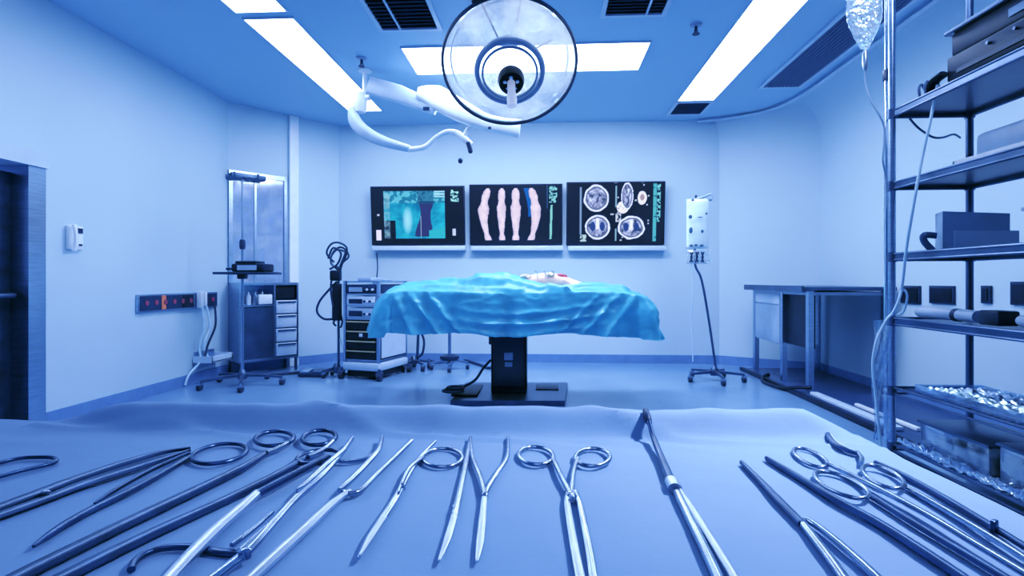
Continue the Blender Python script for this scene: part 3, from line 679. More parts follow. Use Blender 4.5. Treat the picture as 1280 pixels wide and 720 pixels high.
part(pillow(p0.x+.01, p0.z+.07, p0.z-.075, .26, .25, .02, p0.y, crump=.006), 'lower_pouch', M_bagm, bg)
mb = MB()
for k in range(6):
    a = W(863+k*3.4, 315, tR-.06); b = W(862+k*3.6, 328, tR-.06); mb.sweep(smooth([a, (a+b)/2+Vector((.02*(-1)**k,0,0)), b], 5), .008, seg=6)
part(mb, 'coiled_lines', M_navy, bg)
tag(MB().sweep(smooth([W(864,330,tR-.02), W(865,345,tR), W(866,370,tR), W(864,400,tR+.05), W(866,430,tR+.05), W(866,452,tR+.05)], 6), .006, seg=6).build('drip_line', M_tube), 'thin clear line hanging from the white printed bag', 'tube')
# ------------------------------------------------------------------ right side table
X0, X1, Y0, Y1 = 2.44, 3.26, 5.42, 6.88
tb_ = thing('side_table', 'steel side table with drawer and dark open bay against the right wall', 'table', ((X0+X1)/2, (Y0+Y1)/2, 0))
part(MB().span((X0-.03, Y0-.05, 1.0), (X1, Y1, 1.035), bev=.006).span((X0-.04, Y0-.05, .985), (X0-.02, Y1, 1.045)), 'table_top', M_dsteel, tb_, sm=False)
for (x, y) in ((X0+.08, Y0+.05), (X0+.08, 6.05), (X0+.08, Y1-.06), (X1-.05, Y0+.05), (X1-.05, Y1-.1)):
    part(MB().span((x-.025, y-.03, 0.03), (x+.025, y+.03, 1.0)), 'leg', M_steel, tb_, sm=False)
cb_ = part(MB().span((X0+.07, 6.08, .42), (X0+.45, Y1-.09, .97)), 'cupboard', M_steel, tb_, sm=False)
part(MB().span((X0+.055, 6.1, .84), (X0+.07, Y1-.1, .955), bev=.004), 'drawer', M_pale, cb_)
part(MB().span((X0+.055, 6.1, .43), (X0+.07, Y1-.1, .83), bev=.004), 'door', M_grey, cb_)
part(MB().span((X0+.10, Y0+.09, .44), (X0+.15, 6.02, .96)), 'bay_shade', M_black, tb_, sm=False)  # thin black slab stands in for the shade of the open bay
part(MB().span((X0+.06, Y0+.05, .955), (X1-.05, Y1-.06, .985)), 'rail', M_pale, tb_, sm=False)
mt = thing('floor_platform', 'low dark platform on floor along right wall under the side table', 'platform', (2.85, 5.4, 0))
part(MB().span((2.40, 3.75, .0), (3.27, 6.98, .03), bev=.008), 'board', M_mat, mt)
part(MB().span((2.38, 3.75, .0), (2.42, 6.98, .045), bev=.008), 'edge_strip', M_black, mt)
wc = thing('cable_duct', 'pale floor duct lying along the dark platform edge near the rack', 'cable duct', (2.5, 4.6, .03))
part(MB().span((2.46, 4.1, .031), (2.54, 5.35, .065), bev=.012), 'cover', M_pale, wc)
part(MB().span((2.62, 4.1, .031), (2.66, 4.9, .06), bev=.01), 'side_strip', M_white, wc)
tag(MB().sweep(smooth([(2.5,5.4,.09),(2.42,5.5,.075),(2.36,5.75,.02),(2.33,6.1,.015),(2.42,6.3,.05),(2.5,6.4,.045)], 6), .018, seg=8).build('floor_cable', M_black), 'black cable looping off the dark platform below the side table', 'cable')
# dark sockets on the right wall seen through the rack
for k, (pa, pb, ya, yb_) in enumerate(((1128, 1152, 357, 379), (1164, 1195, 357, 379), (1229, 1241, 357, 379), (1266, 1290, 352, 381))):
    def onr(px, py):
        r = (px-640)/F; t = XR/(CS*r-SN); return W(px, py, t)
    a, b = onr(pa, ya), onr(pb, yb_); y0, y1 = min(a.y, b.y), max(a.y, b.y); z1 = a.z; z0 = onr(pa, yb_).z
    t = thing('wall_socket', ['dark wall socket seen between rack post and rear post, leftmost', 'wide dark wall socket seen through rack, just left of the rear post', 'narrow dark wall socket just right of the rack rear post', 'dark wall socket at right edge of the photo behind rack'][k], 'wall socket', (XR, (y0+y1)/2, z0), 'dark sockets on the right wall')
    part(MB().span((XR-.02, y0, z0), (XR, y1, z1), bev=.004), 'plate', M_navy, t)
    part(MB().span((XR-.026, y0+.02, z0+.02), (XR-.019, y1-.02, z1-.02)), 'cover', M_black, t, sm=False)
# ------------------------------------------------------------------ storage rack
RX0, RX1, RY0, RY1 = 2.01, 2.44, 1.55, 3.36
SZ = [.15, .475, .875, 1.245, 1.655, 2.07]
rk = thing('storage_rack', 'tall steel storage rack with six shelves at right edge of the room', 'rack', ((RX0+RX1)/2, (RY0+RY1)/2, 0))
for (x, y) in ((RX0, RY1), (RX1, RY1), (RX0, RY0), (RX1, RY0)):
    pp = part(MB().cyl((x, y, .03), (x, y, 2.95), .019, seg=16), 'post', M_steel if x == RX0 else M_dsteel, rk)
    part(MB().lathe([(0,0),(.03,0),(.03,.01),(.012,.03),(0,.03)], Matrix.Translation((x,y,0)), 14), 'foot', M_rubber, pp)
for k, z in enumerate(SZ):
    mb = MB()
    if k in (1, 0):                    # wire shelves
        n = 46
        for i in range(n): y = RY0+(RY1-RY0)*(i+.5)/n; mb.cyl((RX0, y, z), (RX1, y, z), .0035, seg=6)
        for i in range(4): x = RX0+(RX1-RX0)*(i+.5)/4; mb.cyl((x, RY0, z-.006), (x, RY1, z-.006), .005, seg=6)
        sh_ = part(mb, 'wire_shelf', M_steel, rk)
    else:
        mb.span((RX0+.01, RY0, z-.012), (RX1-.01, RY1, z)); sh_ = part(mb, 'shelf', mat('shelf_blue', (.035,.065,.15), .35, .3), rk, sm=False)
    mb = MB()
    for x in (RX0, RX1):
        mb.cyl((x, RY0, z+.005), (x, RY1, z+.005), .008, seg=8).cyl((x, RY0, z-.03), (x, RY1, z-.03), .007, seg=8)
        if k > 1: mb.span((x-.004, RY0, z-.028), (x+.004, RY1, z+.002))
    for y in (RY0, RY1):
        mb.cyl((RX0, y, z+.005), (RX1, y, z+.005), .008, seg=8).cyl((RX0, y, z-.03), (RX1, y, z-.03), .007, seg=8)
        if k > 1: mb.span((RX0, y-.004, z-.028), (RX1, y+.004, z+.002))
    for x in (RX0, RX1):
        for y in (RY0, RY1): mb.cyl((x, y, z-.04), (x, y, z+.015), .026, .023, seg=14)
    part(mb, 'shelf_rim', M_dsteel, sh_)
part(MB().span((RX0-.02, RY0, .04), (RX0-.004, RY1, .12)).span((RX1-.01, RY0, .04), (RX1+.01, RY1, .12)), 'bottom_rail', M_black, rk, sm=False)
def boxthing(nm, lb, ct_, x0, x1, y0, y1, z0, h, m, lidm=None, bev=.01, group=None):
    t = thing(nm, lb, ct_, ((x0+x1)/2, (y0+y1)/2, z0), group)
    part(MB().span((x0, y0, z0), (x1, y1, z0+h), bev=bev), 'body', m, t)
    return t
z = SZ[5]+.013
t = boxthing('electronic_unit', 'big black electronic unit on top shelf, lower of the stack', 'medical device', 2.05, 2.42, 2.0, 2.98, z+.02, .125, M_black, bev=.012)
part(MB().span((2.042, 2.1, z+.045), (2.05, 2.9, z+.065)), 'slot', M_navy, t, sm=False)
for j in range(4): part(MB().cyl((2.035, 2.25+j*.15, z+.11), (2.05, 2.25+j*.15, z+.11), .008, seg=12), 'knob', M_dsteel, t)
for y in (2.08, 2.76): part(MB().cyl((2.1, y, z), (2.1, y, z+.022), .02, seg=10), 'foot', M_rubber, t)
part(MB().sweep(smooth([(2.04, 2.98, z+.07), (2.03, 3.04, z+.05), (2.05, 3.08, z+.015)], 5), .03, .015), 'front_lip', M_black, t)
t = boxthing('electronic_unit', 'dark electronic unit with pale lid on top shelf, upper of the stack', 'medical device', 2.06, 2.42, 2.0, 2.96, z+.147, .11, M_black, bev=.01)
part(MB().span((2.04, 1.98, z+.258), (2.43, 2.99, z+.28), bev=.008), 'lid', M_dsteel, t)
part(MB().span((2.052, 2.4, z+.18), (2.06, 2.6, z+.215)), 'display', M_dsteel, t, sm=False)
t = thing('clip_holder', 'small steel clip holder on top shelf near the rack corner post', 'clip', (2.1, 3.18, z))
for j in range(3): part(MB().sweep(smooth([(2.08, 3.12+.05*j, z), (2.07, 3.12+.05*j, z+.07), (2.09, 3.13+.05*j, z+.10), (2.12, 3.14+.05*j, z+.06), (2.12, 3.14+.05*j, z)], 5), .007, seg=8), 'loop', M_dsteel, t)
part(MB().span((2.06, 3.08, z), (2.14, 3.28, z+.012)), 'base', M_steel, t, sm=False)
tag(MB().sweep(smooth([W(1137,148,3.2), W(1148,160,3.2), W(1165,171,3.15), W(1178,172,3.15), W(1192,168,3.2), W(1200,172,3.25)], 6), .006, seg=8).build('hanging_cable', M_dsteel), 'thin dark cable drooping under the top shelf of rack', 'cable')
z = SZ[4]+.013
t = thing('storage_bin', 'pale clear bin with low rim on the second shelf from top', 'bin', (2.25, 2.62, z))
part(MB().span((2.06, 2.3, z), (2.4, 2.95, z+.012)).span((2.06, 2.3, z), (2.07, 2.95, z+.03)).span((2.39, 2.3, z), (2.4, 2.95, z+.15)).span((2.06, 2.94, z), (2.4, 2.95, z+.03)), 'tray', M_white, t, sm=False)
part(MB().span((2.14, 2.35, z+.014), (2.38, 2.92, z+.16), bev=.03), 'contents', M_grey, t, label='grey cloth bundle filling the bin')
t = thing('dark_bottle', 'small dark bottle beside rack rear post on second shelf from top', 'bottle', (2.30, 3.22, z))
part(MB().lathe([(0,0),(.03,0),(.032,.06),(.028,.09),(.012,.105),(0,.105)], Matrix.Translation((2.36, 3.25, z)), 18), 'body', M_dsteel, t)
part(MB().cyl((2.36,3.25,z+.103), (2.36,3.25,z+.13), .015), 'cap', M_navy, t)
z = SZ[3]+.013
t = thing('file_box', 'grey upright box with slanted right side on the third shelf from top', 'box', (2.3, 3.05, z))
mb = MB(); vs = [(2.16,3.15),(2.40,2.78),(2.42,3.28),(2.30,3.30)]
def slab(mb, p, q, h0, h1, th, z0):
    p, q = Vector(p), Vector(q); d = (q-p).normalized(); n = Vector((-d.y, d.x))*th
    pts = [(p, z0), (q, z0), (q, z0+h1), (p, z0+h0)]
    a = [mb.bm.verts.new((v.x, v.y, zz)) for v, zz in pts]; b = [mb.bm.verts.new((v.x+n.x, v.y+n.y, zz)) for v, zz in pts]
    mb.bm.faces.new(a[::-1]); mb.bm.faces.new(b)
    for i in range(4): mb.bm.faces.new((a[i], a[(i+1)%4], b[(i+1)%4], b[i]))
    return mb
part(slab(MB(), (2.10,3.08), (2.36,2.98), .205, .18, .14, z), 'body', M_grey, t, sm=False)
part(slab(MB(), (2.14,3.05), (2.385,2.955), .10, .09, .05, z), 'side_flap', M_pale, t, sm=False)
part(MB().sweep(smooth([(2.09,3.14,z), (2.06,3.16,z+.05), (2.06,3.16,z+.085), (2.11,3.14,z+.08)], 4), .01, .018), 'handle', M_dsteel, t)
t = boxthing('storage_box', 'pale grey box cut by right photo edge, on third shelf from top', 'box', 2.14, 2.40, 2.2, 2.62, z, .19, M_grey, bev=.025)
part(MB().span((2.13, 2.19, z+.15), (2.41, 2.63, z+.165)), 'rim', M_pale, t, sm=False)
t = thing('small_jar', 'small dark jar between two grey boxes on third shelf from top', 'jar', (2.33, 2.78, z))
part(MB().lathe([(0,0),(.028,0),(.028,.055),(.02,.07),(0,.07)], Matrix.Translation((2.33,2.78,z)), 16), 'body', M_pale, t)
part(MB().lathe([(0,.068),(.036,.068),(.036,.10),(0,.10)], Matrix.Translation((2.33,2.78,z)), 16), 'lid', M_navy, t)
z = SZ[2]+.013
for k, (y0, y1, lb) in enumerate(((2.86, 3.30, 'white wrapped roll on the waist height shelf, next to rack corner post'), (2.1, 2.62, 'white wrapped roll on the waist height shelf, cut by photo edge'))):
    t = thing('wrapped_roll', lb, 'roll', (2.12, (y0+y1)/2, z), 'wrapped rolls on the waist height shelf')
    part(MB().sweep(smooth([(2.12, y0, z+.032), (2.12, (y0+y1)/2, z+.034), (2.12, y1-.05, z+.032), (2.12, y1, z+.03)], 5), [.034,.036,.036,.024], [.03,.032,.032,.02], seg=16), 'wrap', M_pale, t)
    part(MB().sweep([(2.12, y0+.12, z+.032), (2.12, y0+.15, z+.032)], .037, .034, seg=16), 'band', M_navy, t)
t = boxthing('clamp_block', 'dark clamp block between two white rolls on waist height shelf', 'clamp', 2.07, 2.17, 2.68, 2.80, z, .07, M_navy)
z = SZ[1]+.008
t = thing('instrument_tray', 'clear tray with crumpled silver wraps on the second shelf from floor', 'tray', (2.2, 2.6, z))
part(MB().span((2.05, 1.9, z), (2.40, 3.22, z+.008)).span((2.05, 1.9, z), (2.056, 3.22, z+.04)).span((2.394, 1.9, z), (2.40, 3.22, z+.04)).span((2.05, 3.214, z), (2.40, 3.22, z+.04)), 'tray', M_clear, t, sm=False)
def crump(x0, x1, y0, y1, zz, amp, seed):
    return MB().grid(lambda u, v: Vector((x0+(x1-x0)*u, y0+(y1-y0)*v, zz+amp*(.5+n3(u*9+seed, v*22, seed)+.5*n3(u*20, v*50+seed, 3)))), 30, 90)
part(crump(2.08, 2.22, 2.0, 3.18, z+.015, .022, 3), 'wrap', mat('crumpled_foil', (.55,.72,.98), .3, .5, var=.4, scale=30), t)
part(crump(2.24, 2.38, 2.0, 3.18, z+.015, .02, 8), 'wrap', M_steel, t)
z = SZ[0]+.008
for k, (y0, y1, h, m, lb) in enumerate(((2.72, 3.2, .16, M_clear, 'clear lidded box on bottom shelf nearest the rack corner post'), (2.15, 2.66, .19, M_clear, 'clear lidded box on bottom shelf at the right photo edge'))):
    t = thing('clear_box', lb, 'box', (2.22, (y0+y1)/2, z), 'clear boxes on the bottom shelf')
    part(MB().span((2.06, y0, z), (2.40, y1, z+h), bev=.01), 'body', m, t)
    part(MB().span((2.05, y0-.01, z+h), (2.41, y1+.01, z+h+.015), bev=.005), 'lid', M_dsteel, t)
    part(MB().span((2.1, y0+.04, z+.005), (2.36, y1-.04, z+h*.6), bev=.02), 'contents', M_navy, t)
t = thing('folded_wrap', 'long crumpled clear wrap lying along the front of the bottom shelf', 'wrap', (2.04, 2.6, z))
part(crump(2.0, 2.055, 2.0, 3.3, z+.012, .03, 5), 'sheet', M_clear, t)
# ------------------------------------------------------------------ IV pole and bag by the rack
pb_ = W(1108.5, 350, 3.28); pb_.z = 0
ip = thing('iv_stand', 'tall chrome infusion pole standing right against the rack corner post', 'iv stand', pb_)
part(MB().cyl(pb_+Vector((0,0,.08)), pb_+Vector((0,0,1.9)), .015).cyl(pb_+Vector((0,0,1.9)), pb_+Vector((0,0,2.82)), .011), 'pole', M_chrome, ip)
part(MB().sweep(smooth([pb_+Vector((0,0,2.82)), pb_+Vector((-.03,-.01,2.87)), pb_+Vector((-.1,-.02,2.87)), pb_+Vector((-.135,-.02,2.82)), pb_+Vector((-.15,-.02,2.85))], 6), .008, seg=8), 'hook', M_chrome, ip)
part(MB().box(pb_+Vector((.01,0,2.30)), (.05,.05,.07), bev=.01), 'clamp', M_navy, ip)
for a in (1.9, 2.8, 3.7, 4.6):
    part(MB().sweep([pb_+Vector((0,0,.08)), pb_+Vector((.22*math.cos(a), .22*math.sin(a), .03))], [.014,.01], seg=8), 'leg', M_steel, ip)
b0 = W(1080.5, 20, 3.25)
ib = thing('infusion_bag', 'clear crumpled infusion bag hanging from the chrome pole at top right', 'infusion bag', W(1081, 62, 3.25))
part(pillow(b0.x, W(0,-60,3.25).z, W(0,62,3.25).z, .20, .20, .045, b0.y, nz=90, nx=40, crump=.022, neck=.68, seed=4), 'bag_body', M_bagm, ib)
ch = part(MB().lathe([(0,.0),(.008,0),(.014,.015),(.016,.05),(.014,.10),(.008,.115),(0,.115)], Matrix.Translation(W(1081.5, 88, 3.25)), 14), 'drip_chamber', M_tooll, ib)
part(MB().sweep(smooth([(b0.x-.06,b0.y,2.72),(b0.x-.01,b0.y,2.80),(b0.x+.05,b0.y,2.72)], 5), .006, seg=6), 'hanger_loop', M_tube, ib)
tag(MB().sweep(smooth([W(1081.5,88,3.25), W(1082,105,3.25), W(1088,125,3.22), W(1098,142,3.2), W(1105,158,3.2), W(1105,178,3.2), W(1103.5,200,3.2), W(1107,222,3.22), W(1108,260,3.22)], 7), .0055, seg=8).build('infusion_line', M_grey), 'grey infusion line running from the clear bag to the chrome pole', 'tube')
tag(MB().sweep(smooth([W(1172,106,2.9), W(1163,150,2.92), W(1152,200,2.95), W(1143,250,2.95), W(1133,310,3.0), W(1127,360,3.05), W(1118,388,3.1), W(1108,400,3.1), W(1096,425,3.1), W(1091,455,3.1), W(1094,490,3.1), W(1097,520,3.1), W(1101,560,3.1)], 7), .0075, seg=8).build('white_hose', M_tube), 'long white hose from top shelf down past rack corner to the table', 'tube')
tag(MB().sweep(smooth([W(1116,392,3.08), W(1122,380,3.05), W(1128,362,3.05), W(1134,370,3.05), W(1130,388,3.08), W(1122,394,3.1)], 6), .006, seg=8).build('hose_loop', M_tube), 'small loop of white hose at waist height on rack corner', 'tube')
tag(MB().grid(lambda u, v: W(1091+20*u+2*math.sin(v*9), 400+150*v, 3.12+.02*math.sin(u*7+v*11)), 12, 40).build('plastic_sleeve', M_clear), 'clear plastic sleeve hanging from rack corner post', 'sleeve')
# ------------------------------------------------------------------ surgical light
LC = W(637, 81, 2.95)
to_cam = (Vector((0,0,CAMZ))-LC).normalized()
nz_ = (to_cam + Vector((.02, .0, -.70))).normalized()
zx = Vector((1,0,0)); zx = (zx - nz_*zx.dot(nz_)).normalized(); zy = nz_.cross(zx)
LM = Matrix(((zx.x, zy.x, nz_.x, LC.x), (zx.y, zy.y, nz_.y, LC.y), (zx.z, zy.z, nz_.z, LC.z), (0,0,0,1)))
sl = thing('surgical_light', 'big round glass surgical lamp hanging from ceiling at top centre', 'surgical light', LC)
Rl = .352
part(MB().lathe([(Rl*.985, .0), (Rl*.93, .03), (Rl*.8, .055), (Rl*.52, .075)], LM, 72), 'glass_cover', M_dome, sl)
part(MB().lathe([(Rl*.985, -.0), (Rl*.9, -.07), (Rl*.6, -.11), (Rl*.3, -.12)], LM, 72), 'rear_shell', M_dome, sl)
part(MB().ring((0,0,0), Rl, Rl, .008, M=LM, seg=90, h=.02), 'outer_rim', M_navy, sl)
part(MB().ring((0,0,0), Rl*.88, Rl*.88, .005, M=LM @ Matrix.Translation((0,0,-.04)), seg=80, h=.008), 'inner_band', M_pale, sl)
part(MB().ring((0,0,0), Rl*.48, Rl*.48, .015, M=LM @ Matrix.Translation((0,0,.07)), seg=64, h=.03).ring((0,0,0), Rl*.40, Rl*.40, .006, M=LM @ Matrix.Translation((0,0,.09)), seg=64, h=.012), 'center_ring', M_grey, sl)
part(MB().lathe([(Rl*.40, .0), (Rl*.3, -.02), (0, -.03)], LM @ Matrix.Translation((0,0,.07)), 48), 'reflector', M_domec, sl)
hx = LM @ Matrix.Translation((.005, -.03, .11)) @ Matrix.Scale(1.2, 4)
part(MB().lathe([(0,-.03),(.055,-.03),(.058,.0),(.052,.025),(.04,.03),(.038,.015),(0,.01)], hx, 32), 'hub', M_black, sl)
part(MB().lathe([(0,.0),(.018,.0),(.017,.05),(.022,.09),(.02,.12),(0,.125)], hx @ Matrix.Rotation(.5, 4, 'X'), 20), 'handle', mat('handle_white', (.9,.95,1), .4, emit=(.8,.9,1), es=.25), sl)
for k in range(5):
    a = k*2*PI/5+.3; m = hx @ Matrix.Translation((.028*math.cos(a), .028*math.sin(a), .012)); part(MB().lathe([(0,0),(.008,0),(.008,.014),(0,.018)], m, 10), 'knob', M_chrome, sl)
for k in range(6):
    a = k*PI/3+.5; m = LM @ Matrix.Translation((Rl*.25*math.cos(a), Rl*.25*math.sin(a), .075)); part(MB().lathe([(0,.006),(.022,.006),(.026,0),(.022,-.005)], m, 18), 'bulb', M_domec, sl)
for k in range(8):
    a = k*PI/4+.2; m = LM @ Matrix.Translation((Rl*.70*math.cos(a), Rl*.70*math.sin(a), -.03)); part(MB().lathe([(.042,.0),(.048,.006),(.054,0)], m, 20), 'bulb', M_dome, sl)
mb = MB()
for a, l0, l1 in ((1.95, .42, .98), (.45, .42, .7), (1.35, .6, .98)):
    p, q_ = Vector((Rl*l0*math.cos(a), Rl*l0*math.sin(a), -.03)), Vector((Rl*l1*math.cos(a), Rl*l1*math.sin(a), -.03))
    mb.cyl(LM @ p, LM @ q_, .005, seg=8)
part(mb, 'spoke', M_dsteel, sl)
part(MB().sweep(smooth([LM @ Vector((-.17,.33,-.03)), LM @ Vector((-.17,.40,-.1)), LM @ Vector((-.1,.46,-.15)), (LC.x-.02, LC.y+.35, 2.85), (LC.x, LC.y+.4, 3.0), (LC.x, LC.y+.4, 3.19)], 6), .026, seg=14), 'suspension_arm', M_grey, sl)
part(MB().sweep(smooth([LM @ Vector((-.16,.31,-.02)), LM @ Vector((-.1,.36,-.03)), LM @ Vector((.0,.375,-.03)), LM @ Vector((.1,.36,-.03))], 6), .016, .02, seg=10), 'yoke', M_navy, sl)
part(MB().lathe([(0,0),(.12,0),(.12,-.02),(.05,-.06),(0,-.06)], Matrix.Translation((LC.x, LC.y+.4, CH)), 30), 'ceiling_mount', M_pale, sl)
# ------------------------------------------------------------------ white swing arm
TA = 5.6
sa = thing('swing_arm', 'white jointed ceiling swing arm with curved handle tube, behind the round lamp', 'ceiling arm', W(456, 120, TA))
mt_ = W(456, 96, TA)
part(MB().cyl((mt_.x, mt_.y, mt_.z-.28), (mt_.x, mt_.y, CH), .022).lathe([(0,0),(.07,0),(.07,-.015),(.03,-.03),(0,-.03)], Matrix.Translation((mt_.x, mt_.y, CH)), 24), 'ceiling_post', M_white, sa)
part(MB().sweep([W(462,106,TA), W(500,118,TA-.05), W(545,136,TA-.1)], [.05,.06,.05], [.085,.085,.06], seg=14, sq=.5), 'upper_arm', M_pale, sa)
part(MB().sweep(smooth([W(522,116,TA-.12), W(545,122,TA-.12), W(575,138,TA-.15), W(605,152,TA-.15), W(630,158,TA-.15), W(650,161,TA-.15)], 5), [.04,.05,.05,.045,.045,.045], [.05,.12,.11,.08,.08,.09], seg=16, sq=.6), 'arm_cover', M_white, sa)
part(MB().box(W(533,136,TA-.25), (.06,.03,.03)).box(W(612,160,TA-.25), (.03,.02,.02)), 'joint_screw', M_navy, sa, sm=False)
part(MB().lathe([(0,-.10),(.055,-.10),(.07,-.05),(.07,.05),(.045,.10),(0,.10)], Matrix.Translation(W(450,128,TA)), 20).sweep([W(444,122,TA), W(462,122,TA-.02)], .03, seg=12), 'joint', M_white, sa)
part(MB().sweep(smooth([W(442,135,TA), W(443,150,TA), W(456,165,TA-.03), W(480,177,TA-.05), W(512,186,TA-.05)], 6), [.045,.05,.05,.045,.028], [.05,.075,.07,.05,.035], seg=14, sq=.8), 'lower_arm', M_pale, sa)
part(MB().sweep(smooth([W(510,187,TA-.05), W(530,184,TA-.05), W(545,172,TA-.06), W(558,165,TA-.08), W(570,166,TA-.1), W(580,173,TA-.12), W(589,181,TA-.12)], 6), [.028,.026,.024,.024,.028,.034,.028], seg=12), 'curved_tube', M_white, sa)
part(MB().sweep(smooth([W(580,171,TA-.12), W(586,161,TA-.12), W(597,156,TA-.13), W(612,154,TA-.14)], 5), .024, seg=12), 'link_tube', M_white, sa)
part(MB().cyl(W(585,178,TA-.14), W(588,188,TA-.14), .022).ball(W(588,189,TA-.14), .024), 'tip', M_navy, sa)
hg = part(MB().ball(W(575.5,201,TA-.13), .024, (1,1,1.2)), 'pull_knob', M_navy, sa)
part(MB().cyl(W(575.5,200,TA-.13), W(577,172,TA-.13), .0025, seg=6), 'cord', M_pale, hg)
# ------------------------------------------------------------------ foreground instrument table and cloth
TZ = .93
TX0, TX1, TY0, TY1 = -.98, .340, .10, .640
it = thing('instrument_table', 'steel instrument table hidden under the blue cloth in the foreground', 'table', ((TX0+TX1)/2, (TY0+TY1)/2, 0))
part(MB().span((TX0+.01, TY0+.01, TZ-.03), (TX1-.01, TY1-.01, TZ-.006), bev=.006), 'table_top', M_steel, it)
for x in (TX0+.06, TX1-.06):
    for y in (TY0+.06, TY1-.06): part(MB().cyl((x, y, .0), (x, y, TZ-.03), .015, seg=12), 'leg', M_steel, it)
def cloth_pt(u, v):
    DR = .42
    a = TX0-DR + u*(TX1-TX0+2*DR); b = TY0-DR + v*(TY1-TY0+2*DR)
    ca = min(max(a, TX0), TX1); cb = min(max(b, TY0), TY1); ex, ey = a-ca, b-cb
    d = math.hypot(ex, ey)
    z = TZ + .0015*n3(ca*7, cb*7, 1) + .0008*n3(ca*22, cb*22, 2)
    # turned-up rolled hem at the far edge
    f = max(0, min(1, (ca+.60)/.12)); f2 = max(0, min(1, (TX1-ca)/.05)); ff = f*f*(3-2*f)*f2
    wob = .010*n3(ca*5, 0, 4)+.004*math.sin(ca*31+2*n3(ca*6,0,8))
    wob *= .5; s = (cb-(TY1-.034+wob))/.03
    if s > 0: s = min(1, s); z += ff*(.024+.003*n3(ca*9,0,7))*(s*s*(3-2*s)) + ff*.002*n3(ca*30, cb*20, 3)*s
    # creases on the far strip
    if cb > TY1-.07 and -.6 < ca: z += .0035*gauss(math.sin(ca*9+cb*38+2*n3(ca*5,cb*4,3)), .22)*min(1,(cb-TY1+.07)/.03)
    if cb > TY1-.1: z += .002*n3(ca*12+cb*30, cb*30, 6)*min(1,(cb-TY1+.1)/.04)
    # right side: soft rolled border
    r = (ca-(TX1-.05))/.05
    if r > 0: z += .003*math.sin(PI*min(1, r))*(.6+.4*n3(cb*8,1,1))
    x, y = ca, cb
    if d > 0:
        nx, ny = ex/d, ey/d
        fold = .014*math.sin((ca*1.0+cb)*26+3*n3(ca*3,cb*3,1))+.008*math.sin((ca-cb)*47)
        s = min(1, d/.42)
        o = .012*(1-math.exp(-d/.012)) + (.03+fold)*s
        x += nx*o; y += ny*o
        z -= max(0, d-.006)+ (0 if d > .006 else 0)
    return Vector((x, y, z))
cl = MB()
us = [-.42+TX0]
cl.grid(cloth_pt, 340, 300)
clo = cl.build('table_cloth', M_cloth)
tag(clo, 'plain blue cloth covering the foreground table under the surgical instruments', 'tablecloth')
# ------------------------------------------------------------------ instruments
ZI = TZ+.0035
def g(px, py, dz=0.0): return G(px, py, ZI+dz)
def gp(lst, dz=0.0, n=6): return smooth([g(*p, dz) if len(p) == 2 else g(p[0], p[1], dz+p[2]) for p in lst], n)
def tool(name, label, cat, px, py, group='surgical instruments on the blue cloth'):
    p = g(px, py); p.z = TZ+.001; return thing(name, label, cat, p, group)
def arm(t, nm, pts, w, h, m, dz=0.0, sq=.8, label=None, seg=12):
    w = [x/1000 for x in w] if isinstance(w, (list, tuple)) else w/1000
    h = [x/1000 for x in h] if isinstance(h, (list, tuple)) else h/1000
    return part(MB().sweep(gp(pts, dz), w, h, seg=seg, sq=sq), nm, m, t, label=label)
def fring(t, px, py, rpx, rpy, r=2.0, ang=0.0, m=M_tool, dz=0.0, rs=8):
    """finger ring: ellipse read off in the photo plane, laid on the cloth"""
    pts = []
    for k in range(36):
        a = 2*PI*k/36; x, y = rpx*math.cos(a), rpy*math.sin(a)
        pts.append(g(px+x*math.cos(ang)-y*math.sin(ang), py+x*math.sin(ang)+y*math.cos(ang), dz))
    return part(MB().sweep(pts, r/1000, r*.9/1000, seg=10, closed=True), 'finger_ring', m, t)
def pivot(t, px, py, r=3.2, m=M_tooll, dz=.003):
    c = g(px, py, dz); return part(MB().lathe([(0,-.004),(r/1000,-.004),(r/1000,.0006),(r*.6/1000,.0016),(0,.0018)], Matrix.Translation(c), 16), 'pivot_screw', m, t)
SI = 'surgical instrument'
# 1 far left loop
t = tool('wire_loop_forceps', 'thin wire loop instrument at far left edge of the cloth', SI, 30, 580)
arm(t, 'wire_loop', [(-70,600),(-20,584),(20,573.5),(45,571.5),(66,572),(70,576),(60,580.5),(20,590),(-20,602),(-70,622)], 2.0, 1.8, M_toold)
# 2 dark forceps
t = tool('tissue_forceps', 'broad dark forceps reaching in from left edge, nearest the wire loop', SI, 120, 600)
arm(t, 'arm', [(238,560),(200,566),(150,580),(90,600),(40,619),(-60,656)], [1.8,4.0,5.2,5.6,5.6,5.4], [1.5,2,2.2,2.2,2.2,2.2], M_toold, .001)
arm(t, 'arm', [(237,563),(205,574),(160,588),(100,607),(50,626),(-60,665)], [1.8,3.8,5.0,5.6,5.6,5.4], [1.5,2,2.2,2.2,2.2,2.2], M_toold, .0)
pivot(t, 56, 616, 3.5, M_tool)
# 3 curved clamp with flat ring
t = tool('curved_clamp', 'dark curved clamp with one big flat ring, pointed tip toward lower left', SI, 150, 620)
arm(t, 'blade', [(240,569),(205,590),(165,612),(120,634),(85,653),(62,668),(42,683)], [2,3.2,3.8,3.9,3.6,2.8,1.0], [1.8,2.1,2.1,2.1,2,1.7,1], M_toold)
arm(t, 'blade', [(236,566),(200,582),(165,600),(135,618),(118,629)], [1.6,2.2,2.4,1.9,.8], [1.5,1.7,1.7,1.5,.8], M_toold, .002)
fring(t, 274, 567, 35, 11.5, 2.3, -.16, M_toold)
